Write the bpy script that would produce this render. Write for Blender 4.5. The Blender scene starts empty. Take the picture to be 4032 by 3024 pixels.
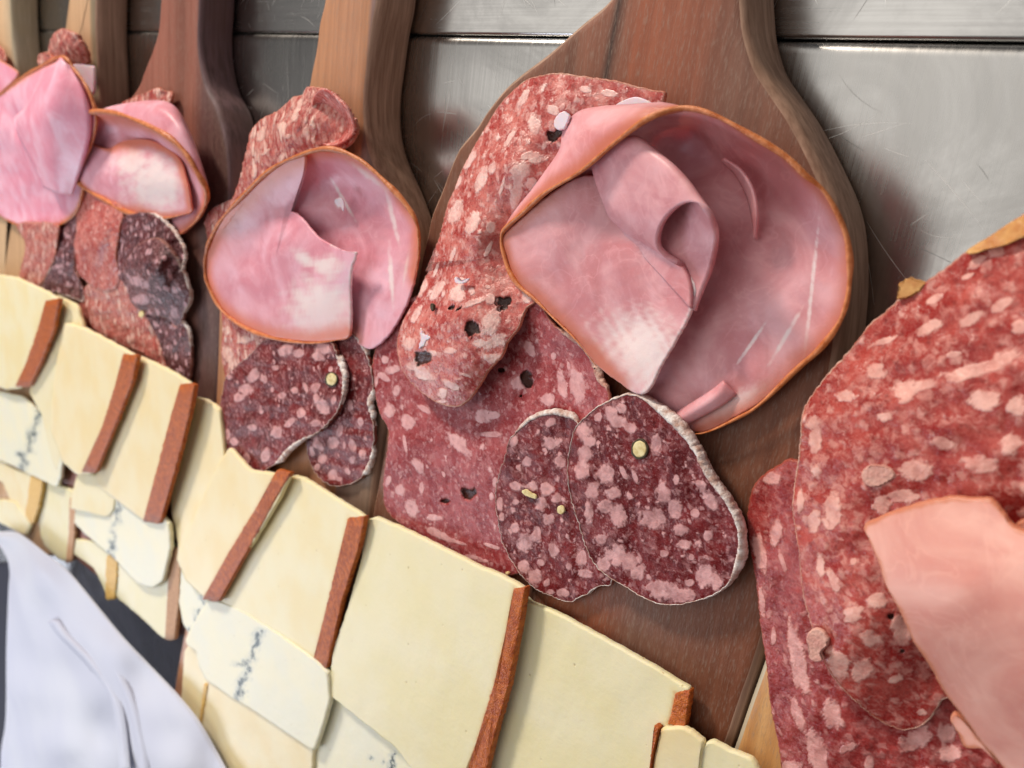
import bpy, math, random
import numpy as np
from mathutils import Matrix, Vector
random.seed(4); rng = np.random.default_rng(11)
S = bpy.context.scene
COL = S.collection

# ------------------------------------------------------------------ camera
FOC = 3136.0; CX, CY = 2016.0, 1512.0; H = 0.25
def cray(x, y):
    r = np.array([x-CX, -(y-CY), -FOC]); return r/np.linalg.norm(r)
AX = -cray(-1508., 100.); AY = -cray(642., 11900.); AY -= AX*(AX@AY); AY /= np.linalg.norm(AY)
AZ = np.cross(AX, AY); R = np.array([AX, AY, AZ])
def un(p, h):
    """points seen at photo position p (N,2) at height h (mm above the counter) -> world metres"""
    p = np.atleast_2d(np.asarray(p, float)); h = np.broadcast_to(np.asarray(h, float)/1000., (len(p),))
    d = np.stack([p[:,0]-CX, -(p[:,1]-CY), np.full(len(p), -FOC)], 1) @ R.T
    t = (h-H)/d[:,2]
    return np.stack([d[:,0]*t, d[:,1]*t, h], 1)

cd = bpy.data.cameras.new('camera'); cam = bpy.data.objects.new('camera', cd); COL.objects.link(cam)
m = Matrix([list(R[i])+[0] for i in range(3)]+[[0,0,0,1]]); m.translation = Vector((0,0,H))
cam.matrix_world = m
cd.sensor_width = 36; cd.lens = 36*FOC/4032; cd.clip_start = 0.002; cd.clip_end = 60
cd.dof.use_dof = True
fp = un([(2350,1500)], 28)[0]
cd.dof.focus_distance = float(-( (fp-np.array([0,0,H])) @ R )[2]) if False else float(abs(R.T[2]@(fp-np.array([0,0,H]))))
cd.dof.aperture_fstop = 13.0
S.camera = cam

# ------------------------------------------------------------------ frames of reference on the photo
def FR(ox, oy, s): return lambda L: [(ox+s*q[0], oy+s*q[1])+tuple(q[2:]) for q in L]
def FE(ox, oy, s): return lambda L: [(ox+s*q[0], oy+s*q[1], s*q[2], s*q[3], (q[4] if len(q) > 4 else 0)) for q in L]
k1, k2, k3 = .45208, .5425, .72333
OV = FR(0,0,1.8228)
A1=FR(0,0,k1); A2=FR(0,700,k1); A3=FR(0,1400,k1); A4=FR(0,2100,k2); A5=FR(700,0,k1); A6=FR(750,500,k1); A7=FR(750,1200,k1); A8=FR(700,1900,k2)
B1=FR(1500,200,k2); B2=FR(2300,300,k2); B3=FR(1400,1000,k2); B4=FR(1400,1500,k3); B5=FR(2800,1700,.798); B6=FR(2832,800,k2); B7=FR(1200,2100,k3); B8=FR(2832,0,k2)
E_A2=FE(0,700,k1); E_A5=FE(700,0,k1); E_A7=FE(750,1200,k1); E_B1=FE(1500,200,k2); E_B3=FE(1400,1000,k2); E_B4=FE(1400,1500,k3); E_B5=FE(2800,1700,.798); E_B6=FE(2832,800,k2); E_B7=FE(1200,2100,k3)
E_PX=FE(0,0,1)

# ------------------------------------------------------------------ mesh helpers
def cr(P, n, closed):
    """Catmull-Rom through rows P (N,k), n samples per span"""
    P = np.asarray(P, float); N = len(P)
    Q = np.vstack([P[-1:], P, P[:2]]) if closed else np.vstack([2*P[:1]-P[1:2], P, 2*P[-1:]-P[-2:-1]])
    out = []; sp = N if closed else N-1
    for i in range(sp):
        p0,p1,p2,p3 = Q[i],Q[i+1],Q[i+2],Q[i+3]
        for t in np.linspace(0,1,n,endpoint=False):
            out.append(.5*((2*p1)+(p2-p0)*t+(2*p0-5*p1+4*p2-p3)*t*t+(3*p1-p0-3*p2+p3)*t**3))
    if not closed: out.append(P[-1])
    return np.array(out)
def resample(P, step, closed=True):
    Q = np.vstack([P, P[:1]]) if closed else P
    d = np.r_[0, np.cumsum(np.linalg.norm(np.diff(Q[:,:2],axis=0),axis=1))]
    n = max(12, int(d[-1]/step)); s = np.linspace(0, d[-1], n, endpoint=not closed)
    return np.stack([np.interp(s, d, Q[:,k]) for k in range(Q.shape[1])], 1)
def round_poly(P, rad):
    """polygon with slightly rounded corners"""
    P = np.asarray(P, float)[:, :2]; out = []
    for i in range(len(P)):
        a, b, c = P[i-1], P[i], P[(i+1) % len(P)]
        u = (a-b); v = (c-b); r1 = min(rad, .4*np.linalg.norm(u)); r2 = min(rad, .4*np.linalg.norm(v))
        A = b+u/np.linalg.norm(u)*r1; C = b+v/np.linalg.norm(v)*r2
        for t in (0,.25,.5,.75,1): out.append((1-t)**2*A+2*t*(1-t)*b+t*t*C)
    return np.array(out)
class TPS:
    def __init__(s, pts):
        P = np.asarray(pts, float); s.c = P[:,:2]/1000.; n = len(P)
        s.k = P[:,2]
        if n < 3: s.w = None; return
        K = s.U(np.linalg.norm(s.c[:,None]-s.c[None],axis=2))+np.eye(n)*1e-5
        A = np.zeros((n+3,n+3)); A[:n,:n] = K; A[:n,n] = 1; A[:n,n+1:] = s.c; A[n,:n] = 1; A[n+1:,:n] = s.c.T
        s.w = np.linalg.lstsq(A, np.r_[P[:,2],0,0,0], rcond=None)[0]
    @staticmethod
    def U(r): return np.where(r > 1e-9, r*r*np.log(np.maximum(r,1e-9)), 0)
    def __call__(s, q):
        q = np.asarray(q,float)/1000.
        if s.w is None: return np.full(len(q), s.k.mean())
        n = len(s.c); return s.U(np.linalg.norm(q[:,None]-s.c[None],axis=2))@s.w[:n]+s.w[n]+q@s.w[n+1:]
def wob(q, sc, seed):
    """smooth pseudo-noise in [-1,1]"""
    g = np.random.default_rng(seed); v = 0
    for i in range(7):
        a = g.uniform(0, 2*math.pi); f = g.uniform(.5, 1.8)/sc
        v = v+np.sin((q[:,0]*math.cos(a)+q[:,1]*math.sin(a))*f*6.28+g.uniform(0,6.28))
    return v/3.2
def ell(q, L, jag=.16, seed=3):
    """field > 0 inside any of the ellipses"""
    f = np.full(len(q), -1.)
    if not L: return f
    w = wob(q, 55, seed)*jag+wob(q, 23, seed+1)*jag*.6
    for (x,y,rx,ry,a) in L:
        t = math.radians(a); dx = q[:,0]-x; dy = q[:,1]-y
        X = (dx*math.cos(t)+dy*math.sin(t))/rx; Y = (-dx*math.sin(t)+dy*math.cos(t))/ry
        f = np.maximum(f, 1-np.sqrt(X*X+Y*Y)+w)
    return np.clip(f, -1, 1)
def line_field(q, lines):
    q = q+np.stack([wob(q, 60, 77)*11+wob(q, 22, 79)*5, wob(q, 60, 78)*8], 1)
    f = np.full(len(q), -1.)
    for L, w in lines:
        P = resample(np.asarray(L,float), 8, False)
        d = np.min(np.linalg.norm(q[:,None]-P[None],axis=2),axis=1)
        f = np.maximum(f, 1-d/w)
    return np.clip(f, -1, 1)
class G:
    """gathers geometry: verts (world), faces, attributes fat/hole/rim"""
    def __init__(s): s.v=[]; s.f=[]; s.a={'fat':[], 'hole':[], 'rim':[]}; s.n=0
    def add(s, V, F, **at):
        s.v.append(V); s.f += [tuple(i+s.n for i in f) for f in F]
        for k in s.a:
            s.a[k].append(np.broadcast_to(np.asarray(at.get(k, {'fat':-1,'hole':-1,'rim':50}[k]), float), (len(V),)))
        s.n += len(V); return s
def norms2(P):
    """outward 2-D normals of closed world outline"""
    T = np.roll(P[:,:2],-1,0)-np.roll(P[:,:2],1,0); N = np.stack([T[:,1],-T[:,0]],1)
    N /= np.maximum(np.linalg.norm(N,axis=1,keepdims=True),1e-9)
    A = np.sum(P[:,0]*np.roll(P[:,1],-1)-np.roll(P[:,0],-1)*P[:,1])
    return N if A > 0 else -N
def slab(g, outline, hts, t=1.5, step=9, center=None, poly=0, bev=.35, und=0, usc=260, seed=1, jag=0, jsc=30,
         fat=None, veins=None, holes=None, rings=None, rimline=None, pale=None):
    O = round_poly(outline, poly) if poly else cr(np.asarray([o[:2] for o in outline]), 10, True)
    O = resample(O, step)
    c = np.array(center if center else O.mean(0))
    if jag:
        d = O-c; d /= np.linalg.norm(d,axis=1,keepdims=True); O = O+d*(wob(O, jsc, seed+5)*jag+wob(O, jsc*.35, seed+6)*jag*.5)[:,None]
    n = len(O); Rm = np.linalg.norm(O-c,axis=1).mean(); K = rings or max(6, int(Rm/step))
    hf = TPS(hts)
    rs = np.r_[0, (np.arange(1,K+1)/K)]
    q = [c[None]]+[c+(O-c)*r for r in rs[1:]]; q = np.vstack(q)
    h = hf(q)
    if und: h = h+wob(q, usc, seed)*und+wob(q, usc*.35, seed+9)*und*.25
    fa = ell(q, fat, seed=seed) if fat else np.full(len(q), -1.)
    if veins: fa = np.maximum(fa, line_field(q, veins))
    ho = ell(q, holes, .2, seed+2) if holes else np.full(len(q), -1.)
    h = h-np.clip(ho*6,0,1)*min(t*.8,1.6)
    W = un(q, h)
    rimw = W[-n:]
    N = norms2(rimw)
    cw = W[0]
    rimd = np.zeros(len(q)); dd = np.linalg.norm(rimw-cw,axis=1)*1000
    rimd[0] = dd.mean()
    for j in range(K): rimd[1+j*n:1+(j+1)*n] = dd*(1-rs[j+1])
    b = bev/1000.; t_ = t/1000.
    wall1 = rimw.copy(); wall1[:,2] -= b
    wall2 = rimw.copy(); wall2[:,2] -= max(t_-b, b)
    W[-n:,:2] -= N*b*.9
    if isinstance(rimline, str): rimd = rimd*0+50
    elif rimline is not None:
        LW = un(np.asarray(rimline)[:,:2], np.asarray(rimline)[:,2]); rimd = np.array([np.min(np.linalg.norm(LW-p, axis=1)) for p in W])*1000
    if pale is not None:
        pl = cr(pale, 10, False); LW = un(pl[:,:2], pl[:,2]); fa = np.maximum(fa, .75-np.array([np.min(np.linalg.norm(LW[:,:2]-p[:2], axis=1)) for p in W])*1000/1.8)
    low = W.copy(); low[:,2] -= t_
    V = np.vstack([W, wall1, wall2, low])
    F = []
    for i in range(n): F.append((0, 1+i, 1+(i+1)%n))
    L0 = 1+(K+2)*n
    base = [1+j*n for j in range(K)]+[1+K*n, 1+(K+1)*n]+[L0+1+j*n for j in range(K-1,-1,-1)]
    for a_, b_ in zip(base[:-1], base[1:]):
        for i in range(n): F.append((a_+i, b_+i, b_+(i+1)%n, a_+(i+1)%n))
    for i in range(n): F.append((L0, L0+1+(i+1)%n, L0+1+i))
    ex = lambda a_: np.r_[a_, a_[-n:], a_[-n:], a_]
    g.add(V, F, fat=ex(fa), hole=ex(ho), rim=ex(rimd))
    return rimw, N
def rindring(g, rim, N, i0, i1, t, w=.9, seed=3, bulge=1.):
    """outer skin along a stretch of a slice's rim (fractions i0..i1 of its length)"""
    n = len(rim); a = int(i0*n); b = int(i1*n); idx = [(k % n) for k in range(a, b+1)]
    closed = (b-a) >= n
    if closed: idx = idx[:n]
    P = rim[idx]; M = N[idx]; L = len(idx)
    u = np.arange(L)/max(1,L-1); taper = np.ones(L) if closed else np.clip(np.minimum(u,1-u)*7,0.08,1)
    sm_ = lambda k: np.convolve(np.random.default_rng(seed+k).normal(size=L+2*k), np.hanning(2*k+1)/np.sqrt((np.hanning(2*k+1)**2).sum()), 'same')[k:k+L]
    nz = np.clip(1+.07*sm_(3)+.30*sm_(22), .3, 1.9)*w*taper/1000.
    t_ = t/1000.
    prof = [(-.35,.05),(.15,.06),(.7,-.08),(1.0*bulge,-.4),(1.,-.85),(.0,-1.02)]
    V = []
    for (o,z) in prof:
        Q = P.copy(); Q[:,:2] += M*(nz*o)[:,None]; Q[:,2] += z*t_; V.append(Q)
    V = np.vstack(V); F = []
    for j in range(len(prof)):
        j2 = (j+1) % len(prof)
        for i in range(L if closed else L-1): F.append((j*L+i, j*L+(i+1)%L, j2*L+(i+1)%L, j2*L+i))
    if not closed:
        F.append(tuple(j*L for j in range(len(prof)))); F.append(tuple(j*L+L-1 for j in range(len(prof)))[::-1])
    g.add(V, F, rim=0)
def fr(rim, x, y, h):
    return int(np.argmin(np.linalg.norm(rim-un([(x,y)], h)[0], axis=1)))/len(rim)
def ring_between(g, rim, N, a, b, t, w, **k):
    i0 = fr(rim, *a); i1 = fr(rim, *b)
    if i1 < i0: i1 += 1
    if i1-i0 > .62: i0, i1 = i1, i0+1
    rindring(g, rim, N, i0, i1, t, w, **k)
def patch(g, rows, t=1.5, nu=14, nv=14, und=0, usc=260, seed=1, rimedges='', fat=None, flip=False, pale=''):
    """sheet through a grid of (x, y, height) control points; rimedges among 'b'egin row, 'e'nd row, 'l'eft, 'r'ight"""
    Rr = np.array(rows, float); A = np.array([cr(r, nv, False) for r in Rr])
    A = np.transpose(A,(1,0,2)); A = np.array([cr(r, nu, False) for r in A]); A = np.transpose(A,(1,0,2))
    U, Vn = A.shape[:2]; q = A.reshape(-1,3)
    h = q[:,2]+(wob(q[:,:2], usc, seed)*und if und else 0)
    W = un(q[:,:2], h).reshape(U,Vn,3)
    du = np.gradient(W,axis=0); dv = np.gradient(W,axis=1); Nn = np.cross(du,dv)
    Nn /= np.maximum(np.linalg.norm(Nn,axis=2,keepdims=True),1e-9)
    if flip: Nn = -Nn
    T = W+Nn*(t/2000.); Bm = W-Nn*(t/2000.)
    dist = np.full((U,Vn), 50.)
    ed = {'b':W[0],'e':W[-1],'l':W[:,0],'r':W[:,-1]}
    for e in rimedges:
        P = ed[e]; d = np.min(np.linalg.norm(W.reshape(-1,1,3)-P[None,::2],axis=2),axis=1).reshape(U,Vn)*1000; dist = np.minimum(dist,d)
    V = np.vstack([T.reshape(-1,3), Bm.reshape(-1,3)]); m_ = U*Vn; F = []; pd = np.full(m_, 50.)
    for e in pale: pd = np.minimum(pd, np.min(np.linalg.norm(W.reshape(-1,1,3)-ed[e][None,::2],axis=2),axis=1)*1000)
    I = lambda i,j: i*Vn+j
    for i in range(U-1):
        for j in range(Vn-1):
            F.append((I(i,j),I(i+1,j),I(i+1,j+1),I(i,j+1))); F.append((m_+I(i,j),m_+I(i,j+1),m_+I(i+1,j+1),m_+I(i+1,j)))
    bd = [(0,j) for j in range(Vn)]+[(i,Vn-1) for i in range(1,U)]+[(U-1,j) for j in range(Vn-2,-1,-1)]+[(i,0) for i in range(U-2,0,-1)]
    for a_, b_ in zip(bd, bd[1:]+bd[:1]):
        F.append((I(*a_), I(*b_), m_+I(*b_), m_+I(*a_)))
    fa = ell(q[:,:2], fat, seed=seed) if fat else np.full(m_, -1.)
    fa = np.maximum(fa, .6-pd/2.0)
    g.add(V, F, rim=np.tile(dist.reshape(-1),2), fat=np.tile(fa,2))
    return W
def cord(g, P, r, flat=1.0, n=8):
    """tube along world points (rolled lip of rind)"""
    P = np.asarray(P); L = len(P); T = np.gradient(P,axis=0); T /= np.maximum(np.linalg.norm(T,axis=1,keepdims=True),1e-9)
    up = np.array([0,0,1.]); Sd = np.cross(T, up); Sd /= np.maximum(np.linalg.norm(Sd,axis=1,keepdims=True),1e-9); Up = np.cross(Sd,T)
    u = np.arange(L)/(L-1); rr = r/1000.*np.clip(np.minimum(u,1-u)*9,.15,1)*(1+.18*np.sin(u*47)+.12*np.sin(u*113))
    V = np.vstack([P+(Sd*math.cos(a)+Up*math.sin(a)*flat)*rr[:,None] for a in np.linspace(0,2*math.pi,n,endpoint=False)]); F = []
    for j in range(n):
        for i in range(L-1): F.append((j*L+i, j*L+i+1, ((j+1)%n)*L+i+1, ((j+1)%n)*L+i))
    F.append(tuple(j*L for j in range(n))[::-1]); F.append(tuple(j*L+L-1 for j in range(n)))
    g.add(V, F, rim=0)
def base_of(g):
    V = np.vstack(g.v); return np.array([V[:,0].mean(), V[:,1].mean(), V[:,2].min()])
def build(name, g, mats, parent=None, o=None, smooth=True, midx=None, loc=None):
    V = np.vstack(g.v); o = base_of(g) if o is None else o
    me = bpy.data.meshes.new(name); me.from_pydata((V-o).tolist(), [], g.f)
    for k, a_ in g.a.items():
        at = me.attributes.new(k, 'FLOAT', 'POINT'); at.data.foreach_set('value', np.concatenate(a_).astype(np.float32))
    for mt in (mats if isinstance(mats,(list,tuple)) else [mats]): me.materials.append(mt)
    me.validate(); me.update()
    import bmesh
    bm = bmesh.new(); bm.from_mesh(me); bmesh.ops.recalc_face_normals(bm, faces=bm.faces); bm.to_mesh(me); bm.free()
    if midx is not None:
        for p in me.polygons: p.material_index = midx(p)
    me.polygons.foreach_set('use_smooth', [smooth]*len(me.polygons))
    ob = bpy.data.objects.new(name, me); COL.objects.link(ob)
    if parent is not None: ob.parent = parent
    else: ob.location = Vector(o)
    return ob
def tag(o, label=None, cat=None, group=None, kind=None):
    if label: o['label'] = label
    if cat: o['category'] = cat
    if group: o['group'] = group
    if kind: o['kind'] = kind
    return o
def root(name, o):
    e = bpy.data.objects.new(name, None); e.empty_display_size = .01; COL.objects.link(e); e.location = Vector(o); return e

# ------------------------------------------------------------------ materials
def new_mat(name):
    mt = bpy.data.materials.new(name); mt.use_nodes = True; nt = mt.node_tree
    return mt, nt, nt.nodes['Principled BSDF']
def N_(nt, t, **kw):
    n = nt.nodes.new(t)
    for k, v in kw.items():
        if k in n.inputs: n.inputs[k].default_value = v
        else: setattr(n, k, v)
    return n
def lk(nt, a, b): nt.links.new(a, b)
def coords(nt, scale=(1,1,1), kind='Object', loc=(0,0,0), rot=(0,0,0)):
    tc = N_(nt,'ShaderNodeTexCoord'); mp = N_(nt,'ShaderNodeMapping'); mp.inputs['Scale'].default_value = scale
    mp.inputs['Location'].default_value = loc; mp.inputs['Rotation'].default_value = rot
    lk(nt, tc.outputs[kind], mp.inputs['Vector']); return mp.outputs['Vector']
def noise(nt, vec, scale, detail=3, rough=.55, dist=0):
    n = N_(nt,'ShaderNodeTexNoise'); n.inputs['Scale'].default_value = scale; n.inputs['Detail'].default_value = detail
    n.inputs['Roughness'].default_value = rough; n.inputs['Distortion'].default_value = dist; lk(nt, vec, n.inputs['Vector']); return n
def mr(nt, val, a, b, c=0., d=1., smooth=True):
    n = N_(nt,'ShaderNodeMapRange'); n.interpolation_type = 'SMOOTHSTEP' if smooth else 'LINEAR'
    n.inputs['From Min'].default_value = a; n.inputs['From Max'].default_value = b; n.inputs['To Min'].default_value = c; n.inputs['To Max'].default_value = d
    lk(nt, val, n.inputs['Value']); return n.outputs['Result']
def mix(nt, f, a, b, mode='MIX'):
    n = N_(nt,'ShaderNodeMix'); n.data_type = 'RGBA'; n.blend_type = mode
    for s_, v in ((n.inputs['Factor'], f),(n.inputs['A'], a),(n.inputs['B'], b)):
        pass
    ins = {'f':n.inputs[0],'a':n.inputs[6],'b':n.inputs[7]}
    for k, v in (('f',f),('a',a),('b',b)):
        if isinstance(v, bpy.types.NodeSocket): lk(nt, v, ins[k])
        else: ins[k].default_value = (v if k == 'f' else tuple(v)+(1,) if len(v) == 3 else v)
    return n.outputs[2]
def math_(nt, op, a, b=None, c=None):
    n = N_(nt,'ShaderNodeMath'); n.operation = op
    for i, v in enumerate((a,b,c)):
        if v is None: continue
        if isinstance(v, bpy.types.NodeSocket): lk(nt, v, n.inputs[i])
        else: n.inputs[i].default_value = v
    return n.outputs[0]
def attr(nt, name):
    n = N_(nt,'ShaderNodeAttribute'); n.attribute_name = name; return n.outputs['Fac']
def bump(nt, bs, h, strength, dist):
    b = N_(nt,'ShaderNodeBump'); b.inputs['Strength'].default_value = strength; b.inputs['Distance'].default_value = dist
    lk(nt, h, b.inputs['Height']); lk(nt, b.outputs['Normal'], bs.inputs['Normal']); return b
def srgb(r, g_, b):
    f = lambda c: (c/255/12.92) if c/255 <= .04045 else ((c/255+.055)/1.055)**2.4
    return (f(r), f(g_), f(b))

def salami_mat(name, meat, meat2, fatc, cell=4.2, amount=.36, small=.3, stretch=(1,1,1), rot=(0,0,0), casing=None, rough=.38, sss=.12, bumpy=.25, seed=0., spec=.28, cloud=.5):
    mt, nt, bs = new_mat(name)
    v = coords(nt, tuple(1000*s_ for s_ in stretch), rot=rot, loc=(seed,seed*.7,seed*.3))
    w = noise(nt, v, .28, 3, .6); w2 = noise(nt, v, .9, 2)
    vm = N_(nt,'ShaderNodeVectorMath'); vm.operation = 'MULTIPLY_ADD'; lk(nt, w.outputs['Color'], vm.inputs[0]); vm.inputs[1].default_value = (4.4,4.4,4.4); lk(nt, v, vm.inputs[2])
    vm2 = N_(nt,'ShaderNodeVectorMath'); vm2.operation = 'MULTIPLY_ADD'; lk(nt, w2.outputs['Color'], vm2.inputs[0]); vm2.inputs[1].default_value = (.9,.9,.9); lk(nt, vm.outputs[0], vm2.inputs[2])
    def cells(sz, lo, hi, soft):
        vo = N_(nt,'ShaderNodeTexVoronoi'); vo.inputs['Scale'].default_value = 1/sz; lk(nt, vm2.outputs[0], vo.inputs['Vector'])
        sp = N_(nt,'ShaderNodeSeparateColor'); lk(nt, vo.outputs['Color'], sp.inputs[0])
        rad = mr(nt, sp.outputs[0], 0, 1, lo, hi, False)
        d = math_(nt,'SUBTRACT', rad, vo.outputs['Distance'])
        return mr(nt, d, -soft, soft), sp.outputs[1]
    f1, s1 = cells(cell, amount-.35, amount+.24, .11)
    f2, s2 = cells(cell*.42, small-.42, small+.25, .2)
    at = attr(nt,'fat'); en = noise(nt, v, 1.1, 3)
    atn = math_(nt,'ADD', at, math_(nt,'MULTIPLY_ADD', en.outputs['Fac'], .5, -.25))
    f3 = math_(nt,'MULTIPLY', mr(nt, atn, -.06, .30), mr(nt, noise(nt, v, .22, 2).outputs['Fac'], .3, .62, .62, 1.))
    fm = math_(nt,'MAXIMUM', math_(nt,'MAXIMUM', f1, math_(nt,'MULTIPLY', f2, .45)), f3)
    big = noise(nt, v, .10, 4, .6); fine = noise(nt, v, 1.6, 4, .7)
    mcol = mix(nt, mr(nt, big.outputs['Fac'], .35, .68), meat, meat2)
    mcol = mix(nt, mr(nt, fine.outputs['Fac'], .45, .75, 0, .22), mcol, tuple(min(1,c*.35+f*.65) for c, f in zip(meat, fatc)))
    mcol = mix(nt, mr(nt, noise(nt, v, .55, 3, .6).outputs['Fac'], .5, .75, 0, .55), mcol, tuple(c*.42 for c in meat))
    midc = tuple(.5*a_+.5*b_ for a_, b_ in zip(meat2, fatc))
    cl = noise(nt, vm.outputs[0], .30, 4, .62, .6); mcol = mix(nt, mr(nt, cl.outputs['Fac'], .47, .68, 0, cloud), mcol, midc)
    fcol = mix(nt, mr(nt, s1, 0, 1, 0, .55, False), fatc, tuple(c*.55+m_*.5 for c, m_ in zip(fatc, meat2)))
    fcol = mix(nt, mr(nt, noise(nt, v, .8, 3).outputs['Fac'], .35, .8, 0, .4), fcol, tuple(min(1,c*1.18) for c in fatc))
    col = mix(nt, math_(nt,'MULTIPLY', fm, .88), mcol, fcol)
    if casing is not None:
        rm = math_(nt,'ADD', attr(nt,'rim'), math_(nt,'MULTIPLY_ADD', noise(nt, v, .5, 2).outputs['Fac'], 1.6, -.8))
        col = mix(nt, mr(nt, rm, .15, .9, .85, 0), col, casing)
    ho = attr(nt,'hole'); col = mix(nt, mr(nt, ho, -.08, .22), col, (.06,.016,.011))
    lk(nt, col, bs.inputs['Base Color'])
    rg = math_(nt,'MULTIPLY_ADD', noise(nt, v, .4, 3, .6).outputs['Fac'], .4, rough-.12); lk(nt, rg, bs.inputs['Roughness'])
    bs.inputs['Specular IOR Level'].default_value = spec
    bs.inputs['Subsurface Weight'].default_value = sss*2.5; bs.inputs['Subsurface Radius'].default_value = (1,.5,.4); bs.inputs['Subsurface Scale'].default_value = .0014
    bh = math_(nt,'ADD', math_(nt,'MULTIPLY', fm, .8), math_(nt,'MULTIPLY_ADD', fine.outputs['Fac'], .35, math_(nt,'MULTIPLY', noise(nt, v, .35, 3).outputs['Fac'], 1.2)))
    bump(nt, bs, bh, bumpy, .0012); return mt

def ham_mat(name, base, light, rim, sss=.24, rough=.42, rimw=3.2, seed=0., bumpy=.18):
    mt, nt, bs = new_mat(name); v = coords(nt, (1000,1000,1000), loc=(seed,seed,0))
    a = noise(nt, v, .035, 4, .55, 1.2); b = noise(nt, v, .07, 3, .5, .9); c = noise(nt, v, .9, 3, .6)
    col = mix(nt, mr(nt, a.outputs['Fac'], .32, .72), base, light)
    vein = mr(nt, math_(nt,'ABSOLUTE', math_(nt,'SUBTRACT', b.outputs['Fac'], .5)), 0, .03, .16, 0)
    col = mix(nt, vein, col, tuple(min(1,c_*1.15+.05) for c_ in light))
    col = mix(nt, mr(nt, noise(nt, v, .06, 3, .5, 1).outputs['Fac'], .5, .75, 0, .22), col, tuple(x*y for x, y in zip(base,(.82,.68,.72))))
    col = mix(nt, mr(nt, c.outputs['Fac'], .5, .8, 0, .18), col, (.8,.5,.5))
    fa = attr(nt,'fat'); fan = math_(nt,'ADD', fa, math_(nt,'MULTIPLY_ADD', b.outputs['Fac'], .6, -.3))
    col = mix(nt, mr(nt, fan, -.25, .75, 0, .85), col, (.92,.78,.77))
    rm = math_(nt,'ADD', attr(nt,'rim'), math_(nt,'MULTIPLY_ADD', noise(nt, v, .12, 3).outputs['Fac'], 3.0, -1.5))
    col = mix(nt, mr(nt, rm, rimw*.2, rimw, .9, 0), col, rim)
    col = mix(nt, mr(nt, rm, rimw*.5, rimw*2.2, .3, 0), col, tuple(.5*x+.5*y for x, y in zip(rim, light)))
    lk(nt, col, bs.inputs['Base Color']); bs.inputs['Roughness'].default_value = rough
    bs.inputs['Subsurface Weight'].default_value = sss; bs.inputs['Subsurface Radius'].default_value = (1,.4,.3); bs.inputs['Subsurface Scale'].default_value = .003
    bs.inputs['Specular IOR Level'].default_value = .45
    bh = math_(nt,'MULTIPLY_ADD', c.outputs['Fac'], .35, math_(nt,'MULTIPLY', noise(nt, v, .16, 4).outputs['Fac'], 1.0))
    bump(nt, bs, bh, bumpy, .0012); return mt

def rind_mat(name, c1, c2, rough=.45, scale=.5, bs_=.5):
    mt, nt, bs = new_mat(name); v = coords(nt, (1000,1000,1000))
    n1 = noise(nt, v, scale, 5, .65); n2 = noise(nt, v, scale*4, 3)
    col = mix(nt, mr(nt, n1.outputs['Fac'], .32, .68), c1, c2)
    lk(nt, col, bs.inputs['Base Color']); bs.inputs['Roughness'].default_value = rough
    bump(nt, bs, math_(nt,'ADD', n1.outputs['Fac'], n2.outputs['Fac']), bs_, .0008); return mt

def cheese_mat(name, base, warm, edge, seed=0., blue=False, rough=.5):
    mt, nt, bs = new_mat(name); v = coords(nt, (1000,1000,1000), loc=(seed*3,seed,0))
    a = noise(nt, v, .03, 3, .5); b = noise(nt, v, .5, 4, .6)
    col = mix(nt, mr(nt, a.outputs['Fac'], .35, .68), base, warm)
    vo = N_(nt,'ShaderNodeTexVoronoi'); vo.inputs['Scale'].default_value = .14; lk(nt, v, vo.inputs['Vector'])
    pit = mr(nt, vo.outputs['Distance'], .035, .11, 1, 0)
    sp = N_(nt,'ShaderNodeSeparateColor'); lk(nt, vo.outputs['Color'], sp.inputs[0]); pit = math_(nt,'MULTIPLY', pit, mr(nt, sp.outputs[0], .62, .66))
    col = mix(nt, math_(nt,'MULTIPLY', pit, .5), col, (.50,.36,.15))
    rm = math_(nt,'ADD', attr(nt,'rim'), math_(nt,'MULTIPLY_ADD', noise(nt, v, .25, 3).outputs['Fac'], 2, -1))
    col = mix(nt, mr(nt, rm, -.2, 3.6, .6, 0), col, edge); col = mix(nt, mr(nt, rm, 0, 1.5, .55, 0), col, srgb(206,146,84))
    if blue:
        fa = attr(nt,'fat'); n3 = noise(nt, v, .38, 5, .75); f = math_(nt,'ADD', fa, math_(nt,'MULTIPLY_ADD', n3.outputs['Fac'], 3.2, -1.62))
        col = mix(nt, mr(nt, f, -.6, .75, 0, .5), col, (.34,.42,.44)); col = mix(nt, mr(nt, f, .5, .8, 0, .92), col, (.045,.07,.075))
        n4 = noise(nt, v, .33, 4, .7); col = mix(nt, mr(nt, n4.outputs['Fac'], .66, .72, 0, .3), col, (.35,.42,.42))
    lk(nt, col, bs.inputs['Base Color']); bs.inputs['Roughness'].default_value = rough
    bs.inputs['Subsurface Weight'].default_value = .3; bs.inputs['Subsurface Radius'].default_value = (1,.8,.4); bs.inputs['Subsurface Scale'].default_value = .004
    bs.inputs['Specular IOR Level'].default_value = .35
    h = math_(nt,'SUBTRACT', math_(nt,'MULTIPLY_ADD', b.outputs['Fac'], .25, math_(nt,'MULTIPLY', noise(nt, v, .09, 4).outputs['Fac'], .8)), math_(nt,'MULTIPLY', pit, .8))
    bump(nt, bs, h, .35, .001); return mt

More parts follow.
